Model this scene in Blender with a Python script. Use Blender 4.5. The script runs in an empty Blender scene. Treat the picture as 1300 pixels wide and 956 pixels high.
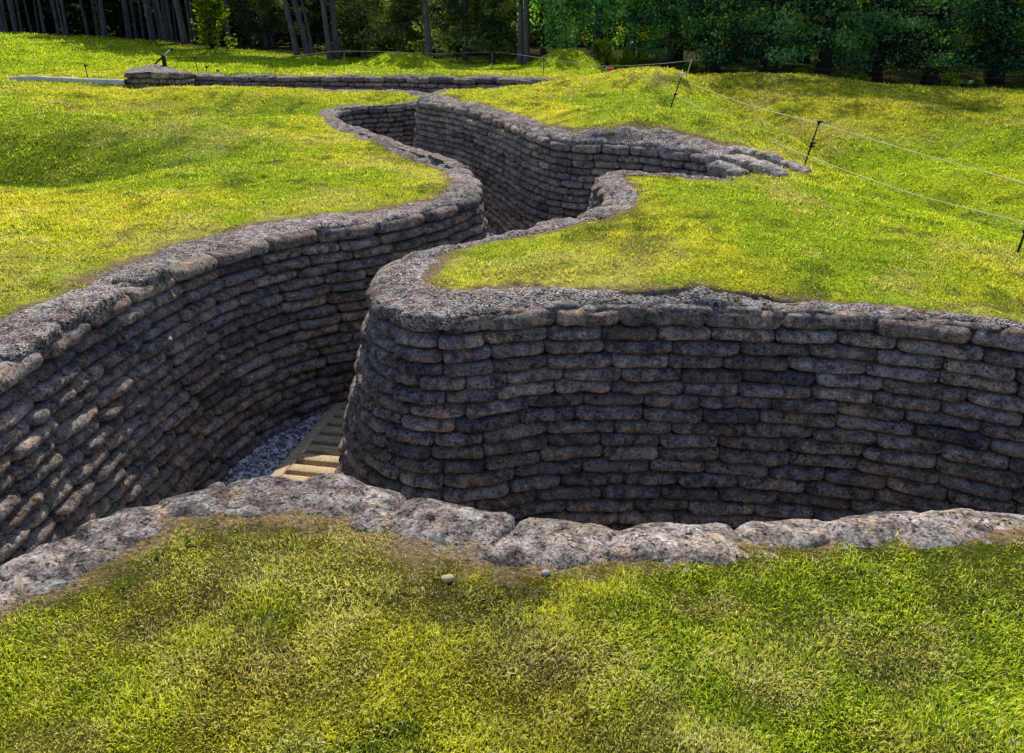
import bpy, math, random
import numpy as np

SEED = 11
rng = np.random.default_rng(SEED)
random.seed(SEED)
RIM_A=[(-3.408, 2.948, 0.0), (-3.431, 3.557, 0.0), (-3.424, 4.268, 0.0), (-3.402, 4.858, 0.0), (-3.394, 5.392, 0.0), (-3.382, 5.621, 0.0), (-3.338, 6.017, 0.0), (-3.248, 6.574, 0.0), (-3.118, 7.204, 0.0), (-2.862, 7.752, 0.02), (-2.518, 8.191, 0.03), (-2.132, 8.462, 0.04), (-1.55, 8.714, 0.05), (-1.199, 9.067, 0.05), (-0.771, 9.671, 0.05), (-0.516, 10.201, 0.05), (-0.488, 10.73, 0.05), (-0.598, 11.693, 0.05), (-0.916, 12.845, 0.06), (-1.331, 13.539, 0.08), (-1.658, 13.987, 0.08), (-2.226, 15.036, 0.1), (-2.935, 16.56, 0.1), (-3.594, 17.654, 0.1), (-4.25, 19.403, 0.1)]
RIM_B=[(-2.04, 17.902, 0.6), (-1.473, 17.203, 0.58), (-0.773, 16.199, 0.52), (-0.144, 15.041, 0.48), (0.289, 13.662, 0.45), (0.569, 13.095, 0.42), (0.889, 12.749, 0.38), (1.365, 12.807, 0.36), (1.847, 12.704, 0.35), (2.426, 12.49, 0.32), (2.995, 12.064, 0.3), (3.153, 11.762, 0.3)]
RIM_C=[(4.989, 4.741, -0.05), (4.574, 5.141, -0.05), (3.768, 5.472, 0.0), (3.307, 5.707, 0.0), (2.73, 5.885, 0.0), (1.947, 5.997, 0.0), (1.263, 6.036, 0.0), (0.278, 6.036, 0.0), (-0.062, 5.922, 0.0), (-0.366, 5.795, 0.0), (-0.638, 5.777, 0.0), (-0.865, 5.885, 0.0), (-1.04, 6.153, 0.0), (-1.144, 6.486, 0.0), (-1.173, 6.852, 0.0), (-1.108, 7.204, 0.0), (-0.916, 7.546, 0.02), (-0.606, 7.745, 0.03), (-0.24, 7.885, 0.05), (0.081, 7.993, 0.08), (0.373, 8.215, 0.1), (0.718, 8.41, 0.13), (0.996, 8.653, 0.17), (1.186, 9.093, 0.2), (1.156, 9.49, 0.24), (1.107, 9.936, 0.28), (1.136, 10.324, 0.3), (1.326, 10.56, 0.3), (1.661, 10.441, 0.3), (2.119, 10.267, 0.3), (2.547, 10.153, 0.3), (2.768, 10.042, 0.3)]
RIM_D=[(-2.653, 1.674, 0.0), (-2.547, 1.991, 0.0), (-2.349, 2.358, 0.0), (-2.084, 2.653, 0.0), (-1.913, 2.948, 0.0), (-1.668, 3.196, 0.0), (-1.425, 3.354, 0.0), (-0.973, 3.398, 0.0), (-0.65, 3.326, 0.0), (-0.443, 3.177, 0.0), (-0.036, 3.068, 0.0), (0.387, 2.995, 0.0), (0.741, 3.001, 0.0), (1.248, 3.044, 0.0), (1.745, 3.119, 0.0), (2.351, 3.1, 0.0), (2.848, 3.038, 0.0), (3.254, 2.891, 0.0), (3.604, 2.729, 0.0)]
RIM_E=[(-4.25, 19.403, 0.1), (-4.384, 20.505, 0.1), (-3.981, 21.096, 0.12), (-2.945, 21.185, 0.17), (-2.352, 21.504, 0.2)]
CTRL=[(-1.758, 2.106, 0.0), (0.0, 2.106, 0.0), (1.758, 2.106, 0.0), (-1.739, 2.604, 0.0), (0.0, 2.835, 0.0), (1.884, 2.891, 0.0), (-0.325, 6.247, 0.05), (1.599, 6.156, 0.08), (3.631, 5.757, 0.02), (0.355, 6.944, 0.12), (1.924, 7.606, 0.17), (3.341, 7.283, 0.1), (1.803, 9.092, 0.3), (3.182, 9.136, 0.2), (4.665, 9.325, 0.02), (5.098, 7.785, -0.12), (2.83, 9.532, 0.26), (4.801, 6.09, -0.1), (4.299, 11.695, 0.22), (3.727, 10.86, 0.27), (1.872, 12.946, 0.5), (0.682, 14.235, 0.58), (-0.49, 17.186, 0.66), (3.062, 16.043, 0.55), (1.95, 18.74, 0.7), (3.23, 22.859, 0.66), (1.048, 22.226, 0.62), (4.506, 19.044, 0.66), (4.457, 16.408, 0.56), (4.314, 13.794, 0.46), (4.323, 12.375, 0.36), (4.461, 11.084, 0.2), (7.227, 16.023, -0.6), (7.573, 13.89, -0.65), (7.727, 11.231, -0.75), (9.055, 16.883, -0.5), (8.588, 13.303, -0.6), (-4.234, 7.014, 0.1), (-4.037, 8.966, 0.1), (-2.836, 9.485, 0.08), (-3.519, 6.134, 0.02), (-2.11, 10.701, 0.14), (-1.483, 11.632, 0.14), (-5.396, 9.489, 0.06), (-4.434, 11.235, 0.02), (-3.724, 11.869, 0.1), (-5.303, 15.732, 0.2), (-4.602, 17.794, 0.2), (-9.922, 23.32, 0.4), (-7.625, 23.034, 0.4), (-11.984, 23.045, 0.42), (-14.032, 23.196, 0.43), (-5.321, 22.473, 0.36), (-16.519, 27.0, 0.448), (-22.85, 38.0, 1.447), (-18.343, 38.0, 1.117), (-15.564, 38.0, 0.851), (-11.067, 37.0, 0.494), (-7.413, 36.0, 0.41), (-14.196, 27.5, 0.613), (-12.021, 28.5, 0.661), (-9.205, 28.0, 0.536), (-5.993, 29.0, 0.481), (-2.451, 29.0, 0.506), (0.0, 29.0, 0.506), (1.316, 28.0, 0.461), (-28.046, 38.0, 1.709), (-1.686, 36.0, 0.346), (3.189, 34.0, 0.323), (4.251, 20.5, 0.772), (7.049, 25.0, 0.659), (8.697, 25.0, 0.637), (6.623, 22.5, 0.215), (6.806, 20.3, -0.068), (6.961, 18.0, -0.26), (10.611, 25.0, 0.435), (8.19, 19.0, 0.071), (14.771, 24.0, 0.264), (12.992, 25.0, 0.323), (10.5, 20.0, 0.149), (10.642, 17.0, 0.047), (17.049, 24.0, 0.242), (11.929, 16.0, -0.059), (-8.6, 13.6, -0.68), (-7.3, 13.5, -0.6), (-10, 13.7, -0.68), (-11.8, 13.9, -0.55), (-8.5, 14.9, -0.12), (-7.2, 14.8, -0.12), (-10, 15, -0.1), (-8.4, 16.1, 0.36), (-7.0, 15.9, 0.28), (-10, 16.3, 0.38), (-12, 16.6, 0.38), (-6.2, 13.2, -0.3), (-5.6, 14.3, 0.02), (-8, 12.3, -0.3), (-9.6, 12.4, -0.3), (-6, 12, -0.1), (-7.6, 19.6, -0.22), (-6.2, 19.6, -0.15), (-9, 19.8, -0.05), (-10.8, 20, 0.25), (-13, 20, 0.34), (-7.6, 21.4, 0.08), (-7.8, 17.9, 0.12), (-10, 18, 0.33), (6, 31, 0.2), (11, 30, 0), (16, 28, 0), (8, 36, 0.2), (5.4, 18.2, -0.95), (5.6, 16.2, -1.0), (5.75, 14.6, -1.0), (5.2, 21.0, -0.45), (6.3, 13, -1.0), (0, 42, 0.3), (-15, 46, 0.9), (-28, 46, 1.6), (14, 40, 0.1), (-60, 60, 0.5), (-60, -8, 0.0), (-30, 60, 0.5), (-30, -8, 0.0), (0, 60, 0.5), (0, -8, 0.0), (30, 60, 0.5), (30, -8, 0.0), (60, 60, 0.5), (60, -8, 0.0), (40, 25, 0.0), (60, 10, 0), (40, 0, 0), (-45, 20, 0.5), (-60, 0, 0.2), (-30, 0, 0), (-20, 8, 0.1), (-25, 30, 0.8), (20, 10, -0.1), (15, 5, -0.1), (8, 1, 0), (-8, 1, 0), (9, 6, -0.15), (-12, 9, 0.15)]
RIM_F=[(-10.706, 27.0, 0.568), (-8.885, 27.0, 0.52), (-6.229, 26.5, 0.549), (-4.157, 26.0, 0.555), (-2.159, 25.5, 0.562), (-0.235, 25.0, 0.57), (0.692, 24.5, 0.557), (1.649, 25.0, 0.503)]
RIM_KERB=[(-15.629, 26.0, 0.439), (-14.933, 26.0, 0.485), (-14.086, 26.0, 0.439), (-12.983, 25.5, 0.425), (-11.789, 25.5, 0.379)]
RIM_ROPE_UP=[(2.988, 13.9, 1.187), (4.494, 12.0, 0.741)]
CROWD=[(-28.947, 48.55, 0.136, -0.038), (-34.047, 53.02, 0.183, 0.014), (-22.684, 50.33, 0.148, -0.028), (-29.819, 48.59, 0.119, 0.024), (-25.554, 59.1, 0.172, -0.035), (-32.429, 56.4, 0.166, 0.018), (-20.257, 48.3, 0.155, 0.004), (-25.924, 49.67, 0.143, -0.043), (-24.195, 59.98, 0.149, -0.026), (-22.832, 55.59, 0.179, 0.018), (-27.714, 53.21, 0.154, -0.016), (-31.787, 51.58, 0.173, -0.047), (-36.498, 56.4, 0.125, -0.007), (-27.697, 52.14, 0.19, -0.034), (-27.397, 50.04, 0.157, -0.028), (-32.718, 58.2, 0.129, -0.005), (-20.022, 48.51, 0.106, -0.032), (-25.31, 56.23, 0.121, -0.024), (-32.952, 53.89, 0.104, 0.006), (-25.379, 61.32, 0.166, 0.027), (-33.657, 51.33, 0.187, 0.012), (-33.441, 61.15, 0.156, 0.015), (-28.94, 49.87, 0.14, -0.039), (-34.076, 61.43, 0.13, -0.049), (-32.135, 49.54, 0.171, -0.021), (-28.171, 48.46, 0.188, -0.016), (-28.93, 47.89, 0.105, -0.037), (-23.396, 49.24, 0.104, -0.011), (-36.621, 61.96, 0.111, -0.008), (-23.809, 53.14, 0.189, -0.012), (-31.576, 53.16, 0.103, -0.016), (-35.678, 60.34, 0.175, -0.01), (-33.133, 50.82, 0.122, -0.033), (-35.788, 60.05, 0.113, -0.046), (-22.498, 55.48, 0.189, -0.018), (-23.453, 56.81, 0.171, 0.01), (-25.423, 48.39, 0.119, 0.02), (-25.129, 60.87, 0.13, 0.003), (-24.958, 56.64, 0.173, -0.008), (-27.515, 57.29, 0.124, 0.024), (-19.173, 48.12, 0.187, 0.027), (-22.768, 47.67, 0.181, -0.04), (-22.477, 57.01, 0.105, -0.037), (-26.981, 55.54, 0.167, 0.024), (-28.291, 47.05, 0.183, -0.049), (-20.486, 48.74, 0.173, 0.013), (-23.17, 55.26, 0.179, -0.034), (-24.745, 51.96, 0.18, 0.012), (-29.137, 54.9, 0.102, -0.047), (-27.009, 54.33, 0.178, -0.001), (-32.636, 52.44, 0.169, -0.008), (-39.11, 59.57, 0.174, -0.043), (-8.415, 56.57, 0.183, -0.015), (-16.257, 57.84, 0.197, -0.032), (-19.734, 59.45, 0.191, 0.001), (-12.167, 62.29, 0.182, -0.035), (-0.232, 54.35, 0.144, 0.027), (-12.332, 61.58, 0.133, 0.03), (-16.451, 53.79, 0.16, -0.013), (-9.379, 62.85, 0.177, -0.04), (-14.497, 58.54, 0.159, 0.017), (-9.214, 52.91, 0.14, 0.028), (-13.973, 61.2, 0.199, 0.01), (-5.438, 59.31, 0.145, 0.033), (-11.403, 62.94, 0.144, 0.029), (-2.649, 59.36, 0.155, -0.029), (-2.897, 56.35, 0.173, -0.029), (-18.587, 53.73, 0.185, -0.026), (0.256, 56.46, 0.166, -0.012), (-6.147, 53.12, 0.152, 0.035), (-18.197, 59.85, 0.146, -0.016), (-19.407, 52.24, 0.196, 0.026), (-2.377, 61.69, 0.196, -0.027), (-7.606, 57.94, 0.166, 0.035), (-3.56, 63.62, 0.129, 0.012), (-5.621, 60.94, 0.169, 0.027)]
PINES=[(-19.877, 47, 0.15, -0.02), (-19.089, 47, 0.12, -0.05), (-17.323, 45, 0.22, -0.05), (-17.316, 46, 0.1, -0.03), (-14.646, 44, 0.17, 0.0), (-10.659, 42, 0.19, -0.17), (-10.229, 42.5, 0.21, -0.17), (-10.338, 44, 0.11, -0.1), (-8.802, 41, 0.19, -0.03), (-8.598, 41.5, 0.22, 0.02), (-8.658, 46, 0.1, 0), (-3.922, 40, 0.24, -0.03), (0.364, 39, 0.2, 0.0), (0.683, 38.5, 0.21, 0.01)]
LOWPINES=[(-7.885, 45, 0.9), (-5.572, 46, 0.8), (-2.379, 42.5, 1.0), (-1.003, 43, 0.85), (-6.773, 52, 1.1), (-16.932, 52, 1.0), (-14.427, 50, 0.9), (1.715, 46, 1.0)]
BIRCHES=[(3.528, 37, 1.0), (2.428, 40, 0.9), (5.327, 38, 1.05), (7.286, 39, 1.0)]
BROADS=[(7.767, 32.5, 0.95), (9.451, 31, 1.1), (11.668, 31.5, 1.0), (14.222, 33, 1.1), (16.295, 32.5, 1.1), (19.014, 33, 1.15), (20.699, 32, 1.1), (23.806, 33, 1.1), (8.615, 44, 1.0), (11.631, 43, 1.1), (15.179, 44, 1.1), (19.593, 42, 1.2), (23.662, 43, 1.2), (4.917, 48, 1.1), (0.484, 52, 1.1), (-3.515, 54, 1.1), (-10.41, 56, 1.1), (-13.558, 54, 1.0), (27.897, 44, 1.2)]
BUSHES=[(-15.16, 43, 1.0), (-8.537, 47, 0.7), (3.489, 31, 0.35), (4.093, 30.5, 0.35), (3.401, 33, 0.4), (5.101, 33, 0.35), (9.775, 28.5, 0.3), (11.509, 27.5, 0.3), (14.099, 27, 0.35), (15.259, 27.5, 0.3), (6.9, 32, 0.4)]
UPROPE=[(3.96, 18.6, 1.342), (3.367, 20.0, 1.205), (2.516, 21.5, 1.091), (1.978, 23.5, 1.059), (1.045, 28.0, 1.033), (-0.767, 33.0, 1.073), (-2.681, 32.0, 1.049), (-5.744, 29.0, 1.223), (-8.088, 31.0, 1.0), (-12.089, 36.0, 0.728)]
LOWROPE=[(3.269, 16.1, 1.172), (2.8, 18.6, 0.978), (2.226, 21.5, 0.775), (1.645, 25.0, 0.659), (1.164, 31.0, 0.424), (-0.772, 33.0, 0.551), (-3.196, 31.0, 0.535), (-5.794, 29.0, 0.584), (-8.729, 30.0, 0.478)]
BPOSTS=[((-0.774, 33.0, 0.375), (-0.767, 33.0, 1.102)), ((-5.812, 29.0, 0.351), (-5.74, 29.0, 1.274)), ((2.309, 21.5, 0.746), (2.292, 21.5, 1.148)), ((1.053, 28.0, 0.486), (1.044, 28.0, 1.057))]
SIGN=(2.489, 21.4, 0.981)
P0=((3.897, 19.0, 0.732), (3.958, 18.6, 1.358))
P1=((3.055, 16.0, 0.539), (3.268, 16.1, 1.187))
P2=((4.22, 11.6, 0.224), (4.379, 11.7, 0.796))
P3=((5.179, 7.92, -0.125), (5.303, 8.0, 0.492))
FRONTUP=[(3.937, 18.9, 0.875), (4.285, 15.0, 0.733), (4.382, 11.7, 0.775), (4.859, 10.0, 0.656), (5.325, 8.3, 0.555), (5.302, 8.0, 0.5), (5.403, 7.0, 0.503)]
FRONTLOW=[(3.15, 16.05, 0.814), (3.658, 13.6, 0.547), (4.233, 11.65, 0.339), (4.703, 9.7, 0.228), (5.103, 8.5, 0.204), (5.25, 7.97, 0.209), (5.495, 7.0, 0.178)]
RFENCE=[((6.643, 30.0, 0.183), (6.608, 30.0, 0.585)), ((8.468, 30.0, 0.291), (8.43, 30.0, 0.638)), ((10.829, 29.5, 0.295), (10.78, 29.5, 0.636)), ((12.903, 28.5, 0.202), (12.836, 28.5, 0.585)), ((15.175, 27.5, 0.021), (15.074, 27.5, 0.491)), ((16.617, 27.0, 0.034), (16.507, 27.0, 0.496)), ((18.336, 26.5, 0.0), (18.208, 26.5, 0.478))]
LABEL=(15.056, 27.4, 0.325)
STAKES=[((-13.687, 27.0, 0.375), (-13.693, 27.0, 0.856)), ((-10.658, 28.5, 0.483), (-10.71, 28.5, 1.039)), ((-10.39, 28.5, 0.483), (-10.354, 28.5, 0.737)), ((-10.015, 28.5, 0.483), (-9.998, 28.5, 0.61))]
BUNK=[(-11.814, 25.6, 0.762), (-11.195, 25.4, 0.783), (-10.56, 25.3, 0.777), (-10.037, 25.4, 0.727)]
BUNKTOP=[(-12.204, 26.6, 0.828), (-11.786, 26.8, 0.865), (-11.201, 26.8, 0.913), (-10.744, 26.8, 0.794), (-10.169, 26.6, 0.615)]
BUNKPOST=((-10.972, 26.6, 0.898), (-10.976, 26.6, 1.179), (-11.098, 26.2, 0.939), (-10.864, 27.0, 1.331))
PKERB=[(6.656, 27.0, 0.472), (7.031, 27.5, 0.515), (7.498, 28.0, 0.511), (7.841, 28.0, 0.499)]
ENDBAGS=[[(3.106, 11.6, 0.358), (3.419, 11.5, 0.34), (3.727, 11.2, 0.267), (4.024, 10.9, 0.146)], [(2.915, 11.3, 0.305), (3.204, 11.1, 0.294), (3.447, 10.8, 0.238), (3.587, 10.55, 0.178)], [(2.749, 11.0, 0.257), (2.905, 10.75, 0.226), (3.052, 10.5, 0.197)], [(2.738, 11.2, 0.3), (2.934, 11.3, 0.327)]]
STONES=[(-0.261, 2.629, 0.015), (0.139, 2.679, 0.015), (1.467, 2.716, 0.01)]
WEEDS=[(-1.49, 2.808, 0.0), (-1.411, 2.891, 0.0), (-1.549, 2.604, 0.0)]

CAM = np.array([0.0, 0.0, 2.1])
PITCH = math.atan((433 - 30) / 1011.0)
SC = bpy.context.scene
COL = SC.collection

# ------------------------------------------------------------------ noise
def _h(i, j, k, seed):
    n = (i * 374761393 + j * 668265263 + k * 2147483647 + seed * 1274126177) & 0xFFFFFFFF
    n = ((n ^ (n >> 13)) * 1274126177) & 0xFFFFFFFF
    n = n ^ (n >> 16)
    return (n & 0xFFFF) / 65535.0 * 2 - 1

def vnoise(p, seed=0):
    p = np.asarray(p, float)
    if p.shape[-1] == 2:
        p = np.concatenate([p, np.zeros(p.shape[:-1] + (1,))], -1)
    f = np.floor(p)
    i = f.astype(np.int64)
    t = p - f
    t = t * t * (3 - 2 * t)
    r = 0
    for dx in (0, 1):
        wx = t[..., 0] if dx else 1 - t[..., 0]
        for dy in (0, 1):
            wy = t[..., 1] if dy else 1 - t[..., 1]
            for dz in (0, 1):
                wz = t[..., 2] if dz else 1 - t[..., 2]
                r = r + wx * wy * wz * _h(i[..., 0] + dx, i[..., 1] + dy, i[..., 2] + dz, seed)
    return r

def fbm(p, sc, octv=3, seed=0):
    p = np.asarray(p, float) * sc
    r = 0
    a = 1.0
    for o in range(octv):
        r = r + a * vnoise(p, seed + o * 17)
        p = p * 2.03
        a *= .5
    return r

# ------------------------------------------------------------------ scene objects
def tag(o, label=None, cat=None, group=None, kind=None):
    if label: o['label'] = label
    if cat: o['category'] = cat
    if group: o['group'] = group
    if kind: o['kind'] = kind
    return o

def thing(name, loc, label, cat, group=None, rotz=0):
    o = bpy.data.objects.new(name, None)
    o.empty_display_size = .2
    COL.objects.link(o)
    o.location = tuple(float(c) for c in loc)
    o.rotation_euler = (0, 0, rotz)
    return tag(o, label, cat, group)

def mesh_np(name, V, F, mat, smooth=True, attrs=None):
    """V (n,3); F list of (m,k) int arrays"""
    me = bpy.data.meshes.new(name)
    if not isinstance(F, list): F = [F]
    F = [np.asarray(f, np.int32) for f in F if len(f)]
    V = np.asarray(V, np.float32)
    me.vertices.add(len(V))
    me.vertices.foreach_set('co', V.ravel())
    tot = np.concatenate([np.full(len(f), f.shape[1], np.int32) for f in F])
    li = np.concatenate([f.ravel() for f in F])
    st = np.concatenate([[0], np.cumsum(tot)[:-1]]).astype(np.int32)
    me.loops.add(len(li))
    me.loops.foreach_set('vertex_index', li)
    me.polygons.add(len(tot))
    me.polygons.foreach_set('loop_start', st)
    me.polygons.foreach_set('loop_total', tot)
    if smooth:
        me.polygons.foreach_set('use_smooth', np.ones(len(tot), bool))
    me.update(calc_edges=True)
    for k, a in (attrs or {}).items():
        a = np.asarray(a, np.float32)
        if a.ndim == 1:
            at = me.attributes.new(k, 'FLOAT', 'POINT')
            at.data.foreach_set('value', a)
        else:
            at = me.attributes.new(k, 'FLOAT_COLOR', 'POINT')
            at.data.foreach_set('color', np.concatenate([a, np.ones((len(a), 1), np.float32)], 1).ravel())
    if mat: me.materials.append(mat)
    return me

def obj(name, me, parent=None, loc=None):
    o = bpy.data.objects.new(name, me)
    COL.objects.link(o)
    if parent: o.parent = parent
    if loc is not None: o.location = tuple(float(c) for c in loc)
    return o

class MB:
    """collects several shapes for one mesh"""
    def __init__(s): s.v = []; s.f = {}; s.n = 0; s.a = []
    def add(s, V, F, a=0.0):
        V = np.asarray(V, float)
        for f in (F if isinstance(F, list) else [F]):
            f = np.asarray(f, int)
            if len(f): s.f.setdefault(f.shape[1], []).append(f + s.n)
        s.v.append(V); s.n += len(V)
        s.a.append(np.full(len(V), float(a)) if np.isscalar(a) else np.asarray(a))
        return s
    def box(s, c, size, rot=None, bev=0.0, a=0.0):
        x, y, z = [d / 2 for d in size]
        V = []
        if bev <= 0:
            V = np.array([[sx * x, sy * y, sz * z] for sx in (-1, 1) for sy in (-1, 1) for sz in (-1, 1)])
            F = np.array([[0, 1, 3, 2], [4, 6, 7, 5], [0, 4, 5, 1], [2, 3, 7, 6], [0, 2, 6, 4], [1, 5, 7, 3]])
            FF = [F]
        else:
            prof = [(x - bev, y), (x, y - bev), (x, -y + bev), (x - bev, -y), (-x + bev, -y), (-x, -y + bev), (-x, y - bev), (-x + bev, y)]
            rows = [(-z, -bev), (-z + bev, 0), (z - bev, 0), (z, -bev)]
            for zz, ins in rows:
                for px, py in prof:
                    V.append([px + (ins if px > 0 else -ins), py + (ins if py > 0 else -ins), zz])
            V = np.array(V)
            q = []
            for r in range(3):
                for i in range(8):
                    j = (i + 1) % 8
                    q.append([r * 8 + j, r * 8 + i, (r + 1) * 8 + i, (r + 1) * 8 + j])
            FF = [np.array(q), np.array([list(range(8)), list(range(31, 23, -1))])]
        if rot is not None: V = V @ np.asarray(rot).T
        return s.add(V + np.asarray(c), FF, a)
    def tube(s, pts, rad, n=8, a=0.0, cap=True):
        pts = np.asarray(pts, float)
        rad = np.full(len(pts), rad) if np.isscalar(rad) else np.asarray(rad)
        T = np.gradient(pts, axis=0)
        T /= np.linalg.norm(T, axis=1)[:, None] + 1e-9
        ref = np.array([0, 0, 1.0]) if abs(T[0][2]) < .9 else np.array([1.0, 0, 0])
        X = np.cross(T, ref); X /= np.linalg.norm(X, axis=1)[:, None] + 1e-9
        Y = np.cross(T, X)
        th = np.linspace(0, 2 * np.pi, n, endpoint=False)
        V = (pts[:, None] + rad[:, None, None] * (X[:, None] * np.cos(th)[None, :, None] + Y[:, None] * np.sin(th)[None, :, None])).reshape(-1, 3)
        m = len(pts)
        i = np.arange(m - 1)[:, None] * n; j = np.arange(n)[None]
        k = (j + 1) % n
        q = np.stack([i + j, i + k, i + n + k, i + n + j], -1).reshape(-1, 4)
        FF = [q]
        if cap: FF.append(np.array([list(range(n))[::-1], list(range((m - 1) * n, m * n))]))
        return s.add(V, FF, a)
    def mesh(s, name, mat, origin=(0, 0, 0), smooth=True, attr='tint'):
        V = np.concatenate(s.v) - np.asarray(origin)
        return mesh_np(name, V, [np.concatenate(f) for f in s.f.values()], mat, smooth, {attr: np.concatenate(s.a)})

# ------------------------------------------------------------------ paths
def catmull(P, per=14):
    P = np.asarray(P, float)
    Q = np.concatenate([[2 * P[0] - P[1]], P, [2 * P[-1] - P[-2]]])
    out = []
    for i in range(1, len(Q) - 2):
        a, b, c, d = Q[i - 1], Q[i], Q[i + 1], Q[i + 2]
        t = np.linspace(0, 1, per, endpoint=False)[:, None]
        out.append(.5 * ((2 * b) + (c - a) * t + (2 * a - 5 * b + 4 * c - d) * t ** 2 + (-a + 3 * b - 3 * c + d) * t ** 3))
    out.append(P[-1:])
    return np.concatenate(out)

def gsm(a, sig):
    r = int(sig * 3) + 1
    k = np.exp(-.5 * (np.arange(-r, r + 1) / sig) ** 2); k /= k.sum()
    pad = np.concatenate([np.repeat(a[:1], r, 0), a, np.repeat(a[-1:], r, 0)])
    return np.stack([np.convolve(pad[:, c], k, 'valid') for c in range(a.shape[1])], 1)

class Path:
    def __init__(s, P, side, ds=.04, dense=None, sm=4):
        P = np.asarray(P, float)
        d = np.concatenate([[0], np.cumsum(np.linalg.norm(np.diff(P, axis=0), axis=1))])
        n = max(8, int(d[-1] / ds))
        t = np.linspace(0, d[-1], n)
        s.P = np.stack([np.interp(t, d, P[:, c]) for c in range(3)], 1)
        if sm: s.P = np.concatenate([s.P[:1], gsm(s.P, sm)[1:-1], s.P[-1:]])
        q = s.P.copy()
        dd = np.concatenate([[0], np.cumsum(np.linalg.norm(np.diff(q[:, :2], axis=0), axis=1))])
        s.S = dd; s.L = dd[-1]; s.side = side
        T = gsm(np.gradient(s.P[:, :2], axis=0), 3)
        T /= np.linalg.norm(T, axis=1)[:, None] + 1e-9
        s.T = T
        s.N = side * np.stack([-T[:, 1], T[:, 0]], 1)      # points into the trench
    def at(s, t):
        return np.stack([np.interp(t, s.S, s.P[:, c]) for c in range(3)], -1)
    def nor(s, t):
        n = np.stack([np.interp(t, s.S, s.N[:, c]) for c in range(2)], -1)
        return n / (np.linalg.norm(n, axis=-1, keepdims=True) + 1e-9)
    def off(s, o):
        P = s.P.copy(); P[:, :2] += s.N * o
        return Path(P, s.side, ds=.04, sm=5)

def mkpath(P, side): return Path(catmull(P), side)

A_ = [(-7.5, .6, 0), (-4.9, 1.9, 0)] + RIM_A
D_ = [(-6.2, -.9, 0), (-3.6, .7, 0)] + RIM_D + [(5.2, 2.2, 0), (7.5, 1.7, 0)]
C_ = [(7.6, 4.2, -.05)] + RIM_C
E_ = RIM_E
B_ = [(1.45, 24.2, .5), (1.1, 23.6, .5), (.5, 22.6, .5), (-.4, 21.2, .53), (-1.25, 19.8, .56), (-1.8, 18.8, .59)] + RIM_B
F_ = RIM_F
G_ = [(-10.7, 25.6, .25), (-8.6, 25.3, .26), (-6.2, 25.0, .27), (-4, 24.5, .28), (-2.7, 23.8, .28), (-2.0, 22.9, .27), (-2.05, 22.1, .24), (-2.352, 21.504, .2)]
pA, pB, pC, pD = mkpath(A_, -1), mkpath(B_, -1), mkpath(C_, -1), mkpath(D_, 1)
pE, pF, pG = mkpath(E_, -1), mkpath(F_, -1), mkpath(G_, 1)

def orient(p, toward):
    """make the normals point to the trench side"""
    return p
POLY = np.concatenate([pD.P, pC.P, pB.P[::-1], pF.P[::-1], pG.P, pE.P[::-1], pA.P[::-1]])[:, :2]

def inside(P):
    x, y = P[:, 0], P[:, 1]
    r = np.zeros(len(P), bool)
    a = POLY[::2]; b = np.roll(a, -1, 0)
    for (x1, y1), (x2, y2) in zip(a, b):
        if y1 == y2: continue
        c = ((y1 > y) != (y2 > y)) & (x < (x2 - x1) * (y - y1) / (y2 - y1) + x1)
        r ^= c
    return r

for p in (pA, pB, pC, pD, pE, pF, pG):      # flip any rim whose normal does not point into the trench
    k = np.arange(5, len(p.P) - 5, 5)
    if inside(p.P[k, :2] + p.N[k] * .12).mean() < .5:
        p.N = -p.N; p.side = -p.side

def wid(name, p):
    """width of the bare coping behind each rim vertex"""
    x, y = p.P[:, 0], p.P[:, 1]
    n = 1.6 * fbm(p.P[:, :2], 1.3, 3, 5)
    if name == 'A': w = np.interp(y, [5, 8, 10, 13, 18], [.42, .42, .28, .20, .16]); 
    elif name == 'B': w = np.full(len(x), .28)
    elif name == 'C': w = np.interp(x, [-.9, -.1, .5, 1.2, 2.5], [.36, .26, .07, .05, .05]); w = np.where(y > 7.3, .17, w)
    elif name == 'D': w = np.interp(x, [-2, -.6, .2, 1.0, 2.5], [.19, .27, .18, .05, .07])
    else: w = np.full(len(x), .2)
    if name == 'C': w = np.where((x > 1.5) & (y > 9), .03, w)
    return w * (1 + (.10 if name in 'CD' else .22) * n)
RIMS = [('A', pA), ('B', pB), ('C', pC), ('D', pD), ('E', pE), ('F', pF), ('G', pG)]
for nm, p in RIMS: p.W = wid(nm, p)
RP = np.concatenate([p.P[::3] for _, p in RIMS]); RW = np.concatenate([p.W[::3] for _, p in RIMS])

def rimdist(P):
    """distance to the nearest rim, distance less coping width"""
    P = np.asarray(P); d = np.full(len(P), 9.0); e = np.full(len(P), 9.0)
    near = np.where((P[:, 1] < 30) & (P[:, 1] > -3) & (np.abs(P[:, 0]) < 17))[0]
    for c in range(0, len(near), 6000):
        i = near[c:c + 6000]
        D = np.sqrt(((P[i, None, 0] - RP[None, :, 0]) ** 2) + ((P[i, None, 1] - RP[None, :, 1]) ** 2))
        d[i] = D.min(1); e[i] = (D - RW[None]).min(1)
    return d, e

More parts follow.
